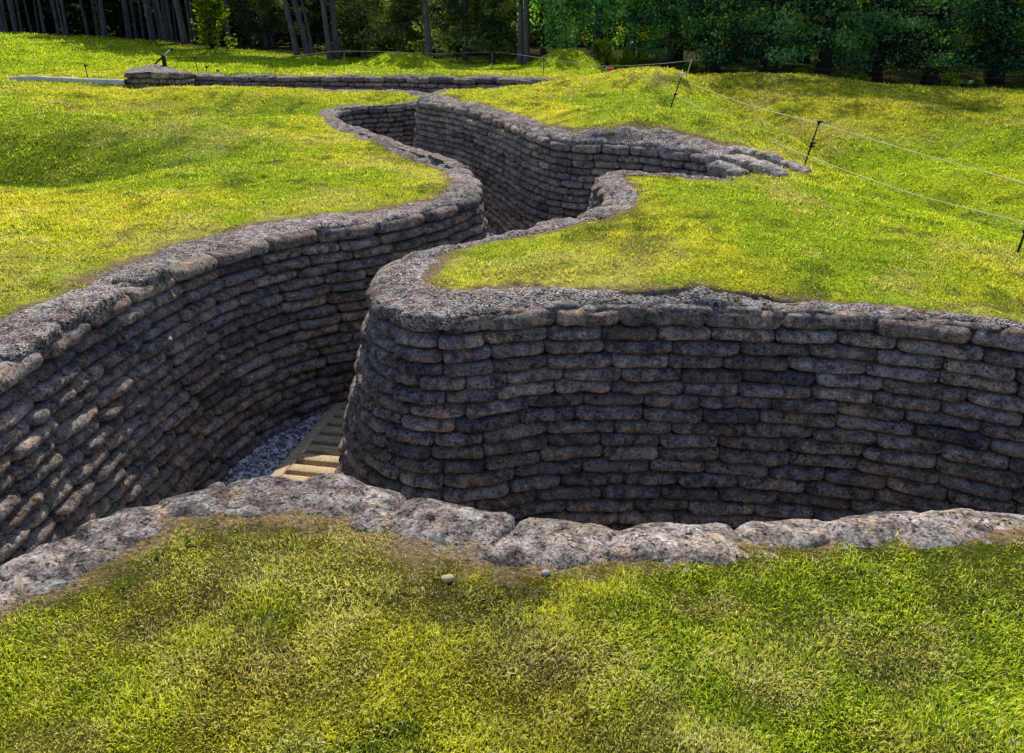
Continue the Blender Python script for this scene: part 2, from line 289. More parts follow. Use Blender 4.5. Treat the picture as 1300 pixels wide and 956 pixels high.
# ------------------------------------------------------------------ terrain height
cp = np.array(CTRL)
rp = np.concatenate([p.P[4::22] for _, p in RIMS])
ctl = np.concatenate([cp, rp])
_, ui = np.unique(np.round(ctl[:, :2], 1), axis=0, return_index=True)
ctl = ctl[ui]
def tps_k(r2): return .5 * r2 * np.log(r2 + 1e-9)
def _sq(a, b): return ((a[:, None] - b[None]) ** 2).sum(-1)
Pm = np.concatenate([np.ones((len(ctl), 1)), ctl[:, :2]], 1)
K = tps_k(_sq(ctl[:, :2], ctl[:, :2])) + np.eye(len(ctl)) * .02
M = np.block([[K, Pm], [Pm.T, np.zeros((3, 3))]])
SOL = np.linalg.solve(M, np.concatenate([ctl[:, 2], np.zeros(3)]))
MOUNDS = [(-4.6, 33, 1.6, .62), (2.05, 31.5, 1.5, .8), (-3.2, 32.5, 1.2, .25), (-10.5, 36, 2.5, .2)]
def ground(xy, detail=True):
    xy = np.asarray(xy, float)
    z = np.empty(len(xy))
    for c in range(0, len(xy), 20000):
        q = xy[c:c + 20000]
        z[c:c + 20000] = tps_k(_sq(q, ctl[:, :2])) @ SOL[:-3] + SOL[-3] + q @ SOL[-2:]
    dist = np.hypot(xy[:, 0], xy[:, 1])
    far = np.clip((dist - 60) / 40, 0, 1)
    z = z * (1 - far)
    z += np.clip((xy[:, 1] - 66) / 30, 0, 1) ** 1.5 * 14        # rise added behind the trees to shut out bright low sky
    for mx, my, r, h in MOUNDS:
        z += h * np.exp(-((xy[:, 0] - mx) ** 2 + ((xy[:, 1] - my) * 1.0) ** 2) / (r * r))
    if detail:
        z += .017 * fbm(xy * np.array([1.0, 1.5]), 1.9, 2, 19) * np.clip((dist - 4) / 4, 0, 1.6)
        z += .010 * fbm(xy, 4.5, 2, 29) * np.clip((4.6 - dist) / 1, 0, 1)
        z += .036 * fbm(xy, .6, 3, 3) * np.clip(dist / 6, .2, 2.2)
        z += .006 * fbm(xy, 4.0, 2, 9) * np.clip(dist / 5, .6, 3)
    return z
def ground_fast(xy):
    i = np.clip(np.searchsorted(xs, xy[:, 0]) - 1, 0, len(xs) - 2); j = np.clip(np.searchsorted(ys, xy[:, 1]) - 1, 0, len(ys) - 2)
    u = (xy[:, 0] - xs[i]) / (xs[i + 1] - xs[i]); v = (xy[:, 1] - ys[j]) / (ys[j + 1] - ys[j])
    Z = gz.reshape(len(ys), len(xs))
    return Z[j, i] * (1 - u) * (1 - v) + Z[j, i + 1] * u * (1 - v) + Z[j + 1, i] * (1 - u) * v + Z[j + 1, i + 1] * u * v
def g1(x, y): return float(ground(np.array([[x, y]]))[0])
def floor_z(y): return np.interp(y, [7, 14.5, 20], [-2.0, -1.55, -1.5])

# ------------------------------------------------------------------ materials
def new_mat(name):
    m = bpy.data.materials.new(name); m.use_nodes = True
    nt = m.node_tree; nt.nodes.clear()
    out = nt.nodes.new('ShaderNodeOutputMaterial')
    return m, nt, out

class NT:
    def __init__(s, nt): s.nt = nt
    def n(s, t, **kw):
        d = s.nt.nodes.new(t)
        for k, v in kw.items():
            if k[0] == '_': d.inputs[k[1:]].default_value = v
            else: setattr(d, k, v)
        return d
    def l(s, a, b): s.nt.links.new(a, b)
    def noise(s, vec, scale, detail=3, rough=.55):
        d = s.n('ShaderNodeTexNoise', _Scale=scale, _Detail=detail, _Roughness=rough)
        s.l(vec, d.inputs['Vector']); return d.outputs['Fac']
    def vor(s, vec, scale, feature='F1', out='Distance'):
        d = s.n('ShaderNodeTexVoronoi', feature=feature, _Scale=scale)
        s.l(vec, d.inputs['Vector']); return d.outputs[out]
    def mr(s, v, a, b, c=0.0, d=1.0):
        m = s.n('ShaderNodeMapRange')
        m.inputs[1].default_value = a; m.inputs[2].default_value = b; m.inputs[3].default_value = c; m.inputs[4].default_value = d
        s.l(v, m.inputs[0]); return m.outputs[0]
    def math(s, op, a, b=None):
        m = s.n('ShaderNodeMath', operation=op)
        for i, x in enumerate((a, b)):
            if x is None: continue
            if isinstance(x, (int, float)): m.inputs[i].default_value = x
            else: s.l(x, m.inputs[i])
        return m.outputs[0]
    def mix(s, f, a, b, mode='MIX'):
        m = s.n('ShaderNodeMix', data_type='RGBA', blend_type=mode)
        for i, x in ((0, f), (6, a), (7, b)):
            if isinstance(x, (int, float)): m.inputs[i].default_value = x
            elif isinstance(x, tuple): m.inputs[i].default_value = x + (1,)
            else: s.l(x, m.inputs[i])
        return m.outputs[2]
    def attr(s, name, out='Fac'):
        return s.n('ShaderNodeAttribute', attribute_name=name).outputs[out]
    def pos(s):
        return s.n('ShaderNodeNewGeometry').outputs['Position']
    def bump(s, h, strength, dist):
        b = s.n('ShaderNodeBump', _Strength=strength, _Distance=dist); s.l(h, b.inputs['Height']); return b.outputs['Normal']
    def bsdf(s, col, rough=.9, normal=None, spec=.2):
        b = s.n('ShaderNodeBsdfPrincipled', _Roughness=rough)
        b.inputs['Specular IOR Level'].default_value = spec
        if isinstance(col, tuple): b.inputs['Base Color'].default_value = col + (1,)
        else: s.l(col, b.inputs['Base Color'])
        if normal is not None: s.l(normal, b.inputs['Normal'])
        return b.outputs[0]

def stone_material(name, lo, hi, tan, lichen, light=1.0, gravel=False, tanf=.55, fine=1.0, perbag=False):
    m, nt, out = new_mat(name); g = NT(nt)
    tint = g.attr('tint')
    p = g.pos()
    if perbag:
        va = g.n('ShaderNodeVectorMath', operation='ADD'); cb = g.n('ShaderNodeCombineXYZ')
        g.l(g.math('MULTIPLY', tint, 37.0), cb.inputs[0]); g.l(g.math('MULTIPLY', tint, 91.0), cb.inputs[1])
        g.l(p, va.inputs[0]); g.l(cb.outputs[0], va.inputs[1]); p = va.outputs[0]
        t2 = g.math('FRACT', g.math('MULTIPLY', tint, 13.7)); t3 = g.math('FRACT', g.math('MULTIPLY', tint, 29.3))
    big = g.noise(p, 2.2, 4)
    med = g.noise(p, 11, 5, .65)
    c = g.mix(g.mr(med, .38, .66), lo, hi)
    c = g.mix(g.math('MULTIPLY', g.mr(g.noise(p, 6.5, 5, .6), .52, .66), tanf), c, tan)
    c = g.mix(g.mr(big, .3, .7), c, g.mix(.5, c, (.6, .6, .62), 'MULTIPLY'))
    grain = g.noise(p, 58 * fine, 4, .75)
    c = g.mix(1.0, c, g.mix(g.mr(grain, .34, .66), (.32, .32, .35), (1.8, 1.76, 1.72)), 'MULTIPLY')
    mid = g.noise(p, 21 * fine, 3, .6)
    c = g.mix(1.0, c, g.mix(g.mr(mid, .35, .65), (.8, .8, .82), (1.22, 1.2, 1.18)), 'MULTIPLY')
    if gravel:
        vc = g.vor(p, 62, out='Color')
        sep = g.n('ShaderNodeSeparateColor'); g.l(vc, sep.inputs[0])
        c = g.mix(.45, c, g.mix(g.mr(sep.outputs[0], .1, .95), (.3, .29, .32), (2.1, 2.05, 2.0)), 'MULTIPLY')
        vd = g.vor(p, 62)
        c = g.mix(g.mr(vd, .55, .8), c, (.015, .013, .012))
    pits = g.mr(g.noise(p, 36 * fine, 3, .6), .57, .65)
    if perbag:
        c = g.mix(1.0, c, g.mix(t2, (.94, .97, 1.02), (1.10, 1.01, .94)), 'MULTIPLY')
        pits = g.math('MULTIPLY', pits, g.mr(t3, 0, 1, .15, 1.0))
        c = g.mix(g.math('MULTIPLY', g.mr(g.noise(p, 3.0, 3, .6), .5, .6), g.mr(t3, .55, .8, 0, .55)), c, (.30, .275, .255))
    c = g.mix(g.math('MULTIPLY', pits, .85), c, (.008, .008, .01))
    specks = g.mr(g.noise(p, 75 * fine, 1, .5), .66, .72)
    c = g.mix(g.math('MULTIPLY', specks, .45), c, (.42, .41, .4))
    c = g.mix(1.0, c, g.mix(g.mr(tint, -1, 1), (.56, .55, .57), (1.70, 1.62, 1.54)), 'MULTIPLY')
    nrm = g.n('ShaderNodeNewGeometry').outputs['Normal']
    sx = g.n('ShaderNodeSeparateXYZ'); g.l(nrm, sx.inputs[0])
    up = g.mr(sx.outputs['Z'], .35, .85)
    lich = g.math('MULTIPLY', g.math('MULTIPLY', g.mr(g.noise(p, 6.0, 8, .78), .525, .605), up), lichen)
    c = g.mix(lich, c, g.mix(g.mr(grain, .35, .6), (.24, .23, .22), (.60, .57, .53)))
    moss = g.math('MULTIPLY', g.math('MULTIPLY', g.mr(g.noise(p, 3.1, 5, .7), .6, .68), up), .5)
    c = g.mix(moss, c, (.09, .085, .03))
    h = g.math('ADD', g.math('MULTIPLY', g.noise(p, 26 * fine, 6, .7), 1.0), g.math('MULTIPLY', pits, -.5))
    h = g.math('ADD', h, g.math('MULTIPLY', grain, .35))
    if gravel: h = g.math('ADD', h, g.math('MULTIPLY', g.vor(p, 62), -.9))
    nb = g.bump(h, 1.0, .022)
    g.l(g.bsdf(c, .92, nb, .15), out.inputs[0])
    return m

def mat_simple(name, col, rough=.7, var=.3, scale=20, bump=.2, metal=0.0):
    m, nt, out = new_mat(name); g = NT(nt); p = g.pos()
    n = g.noise(p, scale, 4, .6)
    c = g.mix(g.mr(n, .3, .7), tuple(x * (1 - var) for x in col), tuple(min(1, x * (1 + var)) for x in col))
    g.l(g.bsdf(c, rough, g.bump(n, bump, .01), .3), out.inputs[0])
    return m

M_BAG = stone_material('sandbag_concrete', (.074, .067, .067), (.335, .30, .278), (.44, .30, .175), .2, perbag=True)
M_BAGB = stone_material('sandbag_concrete_pale', (.10, .092, .09), (.42, .37, .335), (.50, .36, .23), .2, perbag=True)
M_COP = stone_material('coping_cement', (.15, .137, .14), (.44, .41, .40), (.42, .31, .21), 1.0, gravel=True, tanf=.4)
M_COPD = stone_material('coping_lichen_stone', (.065, .058, .06), (.36, .33, .315), (.36, .27, .17), 1.0, gravel=False, tanf=.6, fine=1.2)
M_PALEBAG = stone_material('sandbag_sunlit', (.13, .12, .12), (.50, .46, .44), (.46, .36, .27), .9)  # paler bag colour with the sunlight on the ramp painted in
M_COPL = stone_material('coping_pale_cement', (.22, .195, .17), (.56, .49, .42), (.56, .44, .30), .9, gravel=False, tanf=.6, fine=1.1)

GRASS_HI = (.90, .87, .065); GRASS_MID = (.46, .62, .036); GRASS_LO = (.10, .18, .022); STRAW = (.85, .70, .26)

def ground_material():
    m, nt, out = new_mat('turf_ground'); g = NT(nt); p = g.pos()
    e = g.attr('edge')
    e = g.math('ADD', e, g.math('MULTIPLY', g.math('SUBTRACT', g.noise(p, 9, 6, .7), .5), .55))
    col = g.attr('gcol', 'Color')
    fine = g.noise(p, 55, 3, .7)
    fine2 = g.noise(p, 14, 4, .65)
    gc = g.mix(1.0, col, g.mix(g.mr(fine, .3, .7), (.30, .33, .3), (1.3, 1.25, 1.2)), 'MULTIPLY')
    gc = g.mix(1.0, gc, g.mix(g.mr(fine2, .3, .7), (.6, .66, .6), (1.25, 1.22, 1.2)), 'MULTIPLY')
    soil = g.mix(g.mr(g.noise(p, 40, 5, .7), .35, .65), (.05, .038, .024), (.36, .245, .15))
    vc = g.vor(p, 62, out='Color'); sep = g.n('ShaderNodeSeparateColor'); g.l(vc, sep.inputs[0])
    grav = g.mix(g.mr(sep.outputs[0], .1, .95), (.05, .046, .048), (.34, .31, .29))
    c = g.mix(g.mr(e, -.06, .05), grav, soil)
    c = g.mix(g.mr(e, .09, .24), c, gc)
    nb = g.bump(g.math('ADD', fine, fine2), .7, .04)
    g.l(g.bsdf(c, 1.0, nb, .05), out.inputs[0])
    return m
M_GROUND = ground_material()

def blade_material():
    m, nt, out = new_mat('grass_blades'); g = NT(nt)
    c = g.attr('bcol', 'Color')
    d = g.n('ShaderNodeBsdfDiffuse'); g.l(c, d.inputs[0])
    t = g.n('ShaderNodeBsdfTranslucent'); g.l(g.mix(1.0, c, (1.25, 1.15, .8), 'MULTIPLY'), t.inputs[0])
    x = g.n('ShaderNodeMixShader', _Fac=.5); g.l(d.outputs[0], x.inputs[1]); g.l(t.outputs[0], x.inputs[2])
    gl = g.n('ShaderNodeBsdfGlossy', _Roughness=.45); gl.inputs[0].default_value = (1, 1, .9, 1)
    y = g.n('ShaderNodeMixShader', _Fac=.0); g.l(x.outputs[0], y.inputs[1]); g.l(gl.outputs[0], y.inputs[2])
    g.l(y.outputs[0], out.inputs[0]); return m
M_BLADE = blade_material()

def leaf_material(name, lo, hi, trans=.3):
    m, nt, out = new_mat(name); g = NT(nt)
    t0 = g.attr('tint')
    oi = g.n('ShaderNodeObjectInfo').outputs['Random']
    c = g.mix(t0, lo, hi)
    c = g.mix(1.0, c, g.mix(oi, (.8, .86, .9), (1.2, 1.12, 1.0)), 'MULTIPLY')
    d = g.n('ShaderNodeBsdfDiffuse'); g.l(c, d.inputs[0])
    t = g.n('ShaderNodeBsdfTranslucent'); g.l(g.mix(1.0, c, (1.6, 1.5, .5), 'MULTIPLY'), t.inputs[0])
    x = g.n('ShaderNodeMixShader', _Fac=trans); g.l(d.outputs[0], x.inputs[1]); g.l(t.outputs[0], x.inputs[2])
    gl = g.n('ShaderNodeBsdfGlossy', _Roughness=.5); gl.inputs[0].default_value = (.8, .9, 1, 1)
    y = g.n('ShaderNodeMixShader', _Fac=.0); g.l(x.outputs[0], y.inputs[1]); g.l(gl.outputs[0], y.inputs[2])
    g.l(y.outputs[0], out.inputs[0]); return m
M_LEAF = leaf_material('broad_leaves', (.008, .034, .028), (.18, .38, .17))
M_BIRCH = leaf_material('hanging_leaves', (.035, .12, .06), (.42, .80, .30), .45)
M_NEEDLE = leaf_material('pine_needles', (.015, .045, .028), (.07, .13, .05), .15)
M_BUSH = leaf_material('bush_leaves', (.10, .18, .02), (.34, .42, .04), .45)
M_WOODM = leaf_material('far_wood_leaves', (.006, .017, .011), (.028, .058, .028), .15)

def bark_material(name, lo, hi):
    m, nt, out = new_mat(name); g = NT(nt)
    mp = g.n('ShaderNodeMapping'); mp.inputs['Scale'].default_value = (1, 1, .18); g.l(g.pos(), mp.inputs[0])
    n = g.noise(mp.outputs[0], 16, 5, .65)
    c = g.mix(g.mr(n, .32, .68), lo, hi)
    g.l(g.bsdf(c, .9, g.bump(n, .8, .03), .15), out.inputs[0]); return m
M_PINEBARK = bark_material('pine_bark', (.045, .045, .058), (.17, .155, .175))
M_DARKBARK = bark_material('dark_bark', (.02, .018, .017), (.06, .05, .045))

M_STAKE = mat_simple('stake_black', (.012, .011, .011), .5, .3, 30)
M_CLIP = mat_simple('clip_black', (.008, .008, .008), .4, .2, 30)
M_ROPE = mat_simple('fence_rope', (.66, .62, .42), .8, .2, 80)
M_WIRE = mat_simple('wire_grey', (.28, .28, .28), .5, .2, 80)
M_WIRED = mat_simple('wire_dark', (.05, .055, .06), .5, .2, 80)
M_RED = mat_simple('sign_red', (.72, .015, .05), .5, .12, 30)
M_WHITE = mat_simple('sign_white', (.75, .74, .72), .6, .08, 30)
M_GALV = mat_simple('post_grey', (.16, .16, .165), .6, .25, 30)
def duck_material():
    m, nt, out = new_mat('duckboard_concrete'); g = NT(nt)
    p = g.pos()
    mp = g.n('ShaderNodeMapping'); mp.inputs['Scale'].default_value = (3, 26, 26); mp.inputs['Rotation'].default_value = (0, 0, -.19); g.l(p, mp.inputs[0])
    n = g.noise(mp.outputs[0], 3.0, 5, .65)
    n2 = g.noise(p, 60, 3, .6)
    c = g.mix(g.mr(n, .3, .7), (.38, .285, .17), (.72, .57, .38))
    c = g.mix(1.0, c, g.mix(g.mr(n2, .3, .7), (.55, .55, .55), (1.25, 1.25, 1.25)), 'MULTIPLY')
    g.l(g.bsdf(c, .9, g.bump(g.math('ADD', n, n2), .6, .006), .15), out.inputs[0]); return m
M_DUCK = duck_material()
def gravel_material():
    m, nt, out = new_mat('gravel'); g = NT(nt); p = g.pos()
    vc = g.vor(p, 42, out='Color'); sep = g.n('ShaderNodeSeparateColor'); g.l(vc, sep.inputs[0])
    d = g.vor(p, 42)
    c = g.mix(g.mr(sep.outputs[0], .1, .95), (.09, .09, .10), (.90, .89, .93))
    c = g.mix(g.mr(d, .5, .8), c, (.012, .012, .014))
    g.l(g.bsdf(c, .85, g.bump(d, -1.0, .02), .2), out.inputs[0]); return m
M_GRAVEL = gravel_material()
def pebble_material():
    m, nt, out = new_mat('pebbles'); g = NT(nt)
    t = g.attr('tint')
    c = g.mix(t, (.09, .09, .10), (.96, .95, .98))
    n = g.noise(g.pos(), 90, 3)
    g.l(g.bsdf(c, .8, g.bump(n, .4, .005), .25), out.inputs[0]); return m
M_PEB = pebble_material()

# ------------------------------------------------------------------ colour field of the turf
def mixc(f, a, b): return a * (1 - f)[:, None] + b * f[:, None]
def sstep(x, a, b):
    t = np.clip((x - a) / (b - a), 0, 1); return t * t * (3 - 2 * t)
def turf_colour(xy, seed=0):
    dist = np.hypot(xy[:, 0], xy[:, 1])
    hi, mid, lo, st = [np.array(c)[None] for c in (GRASS_HI, GRASS_MID, GRASS_LO, STRAW)]
    n1 = fbm(xy, .35, 3, 21); n2 = fbm(xy, 1.6, 3, 33); n3 = fbm(xy, 6.0, 3, 41)
    c = mixc(sstep(n1 + .5 * n2, -.8, .9), mid.repeat(len(xy), 0), hi.repeat(len(xy), 0))
    c = mixc(.75 * sstep(n2 + .6 * n3, .15, 1.0), c, lo)
    c = mixc(.45 * sstep(fbm(xy, .9, 3, 55) + .5 * n3, .2, 1.0), c, st)
    x, y = xy[:, 0], xy[:, 1]
    lush_lit = sstep(y, 27, 30) * .75 + sstep(x - .28 * (y - 12), 4.0, 5.2) * sstep(y, 7, 9) * (1 - sstep(y, 16, 18)) * .6  # greener ridge and right flank, sunlight on them also painted in
    c = mixc(np.clip(lush_lit, 0, .8), c, np.array([[.50, .72, .018]]) * (1 + .35 * n2[:, None]))
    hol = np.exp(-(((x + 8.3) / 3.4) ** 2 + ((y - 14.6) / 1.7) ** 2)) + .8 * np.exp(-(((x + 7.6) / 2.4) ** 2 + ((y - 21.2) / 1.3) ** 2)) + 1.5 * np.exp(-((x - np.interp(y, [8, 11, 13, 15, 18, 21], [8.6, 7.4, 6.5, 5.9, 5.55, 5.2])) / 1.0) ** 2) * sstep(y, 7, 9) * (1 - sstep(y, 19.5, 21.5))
    c = mixc(np.clip(hol * .5, 0, .72), c, np.array([[.17, .27, .03]]) * (1 + .5 * n2[:, None] + .4 * n3[:, None]))  # greener hollow turf, its dark colour also stands for the relief shade
    olive = sstep(x, 4.6, 5.8) * sstep(y, 16.5, 19) * (1 - sstep(y, 27, 29))  # olive hill turf, the slope's shade also put into the colour
    c = mixc(olive * .3, c, np.array([[.34, .31, .030]]) * (1 + .3 * n3[:, None]))
    stk = fbm(xy * np.array([1.0, 2.6]), 2.3, 3, 66)
    c = mixc(.45 * sstep(stk, .38, .95), c, np.array([[.10, .15, .03]]))
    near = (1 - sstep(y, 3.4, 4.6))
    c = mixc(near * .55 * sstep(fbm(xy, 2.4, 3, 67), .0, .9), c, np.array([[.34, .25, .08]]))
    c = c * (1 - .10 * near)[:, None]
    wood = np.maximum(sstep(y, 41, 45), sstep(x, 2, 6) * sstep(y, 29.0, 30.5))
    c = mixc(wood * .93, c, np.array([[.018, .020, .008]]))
    return np.clip(c, .004, 1)

# ------------------------------------------------------------------ ground sheet
def axis(lo, hi, c0, c1, fine, grow):
    a = list(np.arange(c0, c1, fine)); s = fine
    x = c1
    while x < hi: a.append(x); s *= grow; x += s
    s = fine; x = c0 - fine
    while x > lo: a.insert(0, x); s *= grow; x -= s
    return np.array(a)
xs = axis(-220, 220, -6.0, 7.0, .075, 1.035)
ys = axis(-40, 330, 1.2, 14.0, .075, 1.018)
X, Y = np.meshgrid(xs, ys)
G = np.stack([X.ravel(), Y.ravel()], 1)
ins = inside(G)
rd, re = rimdist(G)
gz = ground(G)
deep = ins | (rd < np.interp(G[:, 1], [12, 16], [.09, .15]))
Zg = np.where(deep, floor_z(G[:, 1]) - .09, gz)
nx = len(xs); ny = len(ys)
ii = (np.arange(ny - 1)[:, None] * nx + np.arange(nx - 1)[None]).ravel()
FG = np.stack([ii, ii + 1, ii + nx + 1, ii + nx], 1)
gcol = turf_colour(G) * (.80 - .62 * (1 - sstep(G[:, 1], 3.6, 5.5)))[:, None]  # near ground darkened: shade between the blades painted into the colour
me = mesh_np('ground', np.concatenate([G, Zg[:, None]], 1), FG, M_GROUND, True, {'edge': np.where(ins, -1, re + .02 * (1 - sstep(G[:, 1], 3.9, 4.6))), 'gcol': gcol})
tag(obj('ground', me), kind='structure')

# trench floor: gravel sheet
fx = np.arange(-7.6, 7.7, .06); fy = np.arange(-1, 27.2, .06)
X, Y = np.meshgrid(fx, fy); Gf = np.stack([X.ravel(), Y.ravel()], 1)
fi = inside(Gf)
zf = floor_z(Gf[:, 1]) + .012 * fbm(Gf, 1.5, 2, 8) + .006 * fbm(Gf, 14, 2, 12)
nx = len(fx); ny = len(fy)
ii = (np.arange(ny - 1)[:, None] * nx + np.arange(nx - 1)[None]).ravel()
FQ = np.stack([ii, ii + 1, ii + nx + 1, ii + nx], 1)
FQ = FQ[fi[FQ].all(1)]
us, inv = np.unique(FQ, return_inverse=True)
me = mesh_np('trench_floor', np.concatenate([Gf, zf[:, None]], 1)[us], inv.reshape(-1, 4), M_GRAVEL)
tag(obj('trench_floor', me), kind='structure')

# loose pebbles on the floor in view
def pebbles(n, xr, yr, size):
    P = np.stack([rng.uniform(*xr, n), rng.uniform(*yr, n)], 1)
    P = P[inside(P)]; n = len(P)
    ico = np.array([[0, 0, 1], [.9, 0, .35], [.28, .85, .35], [-.72, .52, .35], [-.72, -.52, .35], [.28, -.85, .35], [.72, .52, -.4], [-.28, .85, -.4], [-.9, 0, -.4], [-.28, -.85, -.4], [.72, -.52, -.4]])
    f = np.array([[0, 1, 2], [0, 2, 3], [0, 3, 4], [0, 4, 5], [0, 5, 1], [1, 6, 2], [2, 7, 3], [3, 8, 4], [4, 9, 5], [5, 10, 1], [2, 6, 7], [3, 7, 8], [4, 8, 9], [5, 9, 10], [1, 10, 6]])
    s = size * rng.lognormal(0, .35, n)
    th = rng.uniform(0, 6.28, n)
    v = ico[None] * (1 + .25 * rng.standard_normal((n, 11, 1))) * (s[:, None, None] * rng.uniform(.6, 1.2, (n, 1, 3)))
    c, q = np.cos(th)[:, None], np.sin(th)[:, None]
    vx = v[..., 0] * c - v[..., 1] * q; vy = v[..., 0] * q + v[..., 1] * c
    z = floor_z(P[:, 1]) + .012 * fbm(P, 1.5, 2, 8) + s * .25
    V = np.stack([vx + P[:, :1], vy + P[:, 1:], v[..., 2] * .7 + z[:, None]], -1).reshape(-1, 3)
    F = (f[None] + (np.arange(n) * 11)[:, None, None]).reshape(-1, 3)
    return mesh_np('gravel', V, F, M_PEB, False, {'tint': np.repeat(rng.uniform(0, 1, n) ** 1.4, 11)})
PB = [pebbles(9000, (-3.0, -1.0), (5.8, 9.2), .017), pebbles(1500, (-2.2, .4), (14, 18.5), .02)]
tag(obj('gravel', PB[0]), 'blue grey gravel beside the duckboard on the trench floor', 'gravel', kind='stuff')
tag(obj('gravel', PB[1]), 'small patch of pale gravel on the trench floor between the two wall noses', 'gravel', kind='stuff')

# ------------------------------------------------------------------ sandbags
def bag_template(nu, nt):
    a = np.linspace(-1, 1, nu)
    u = np.sign(a) * (1 - (1 - np.abs(a)) ** 1.5)
    th = np.radians(np.linspace(-128, 128, nt))
    i = np.arange(nu - 1)[:, None] * nt; j = np.arange(nt - 1)[None]
    F = np.stack([i + j, i + nt + j, i + nt + j + 1, i + j + 1], -1).reshape(-1, 4)
    return u, th, F
TPL = {1: bag_template(17, 13), 2: bag_template(11, 9), 3: bag_template(7, 6)}

def bag(path, s0, L, h, D, z0, lod, seed, tilt=0.0, e=.82, sag=0.0, rough=1.0):
    u, th, F = TPL[lod]
    r = np.random.default_rng(seed)
    pe = r.uniform(5, 11)
    fe = np.sqrt(np.clip(1 - np.abs(u) ** pe, 0, 1))
    ct, st = np.cos(th), np.sin(th)
    c = np.sign(ct) * np.abs(ct) ** e; sn = np.sign(st) * np.abs(st) ** (e * .9)
    asym = 1 + r.uniform(-.12, .12) * u
    out = D * c[None] * (.25 + .75 * fe[:, None]) * asym[:, None]
    zz = h / 2 * sn[None] * (.52 + .48 * fe[:, None])
    s = np.clip(s0 + u * L / 2, 0, path.L)
    P = path.at(s); N = path.nor(s)
    V = np.empty((len(u), len(th), 3))
    V[..., :2] = P[:, None, :2] + N[:, None] * out[..., None]
    V[..., 2] = P[:, None, 2] + z0 + zz + (tilt * u * L / 2)[:, None] - (sag * (1 - u * u))[:, None]
    V[..., :2] += N[:, None] * (-(zz + z0 * 0) * .22)[..., None]          # lean with the batter
    V = V.reshape(-1, 3)
    o = r.uniform(-50, 50, 3)
    k = rough
    dn = .020 * fbm(V + o, 5.5, 2, 1) + .010 * fbm(V + o, 17, 2, 2)
    Nn = np.repeat(N, len(th), 0)
    V[:, :2] += Nn * (dn * k)[:, None]
    V[:, 2] += k * (.006 * fbm(V + o + 9, 6, 2, 4))
    return V, F

def screen(P):
    d = P - CAM
    f = d[:, 1] * math.cos(PITCH) - d[:, 2] * math.sin(PITCH)
    u = d[:, 1] * math.sin(PITCH) + d[:, 2] * math.cos(PITCH)
    return 650 + 1011 * d[:, 0] / np.maximum(f, .05), 433 - 1011 * u / np.maximum(f, .05), f

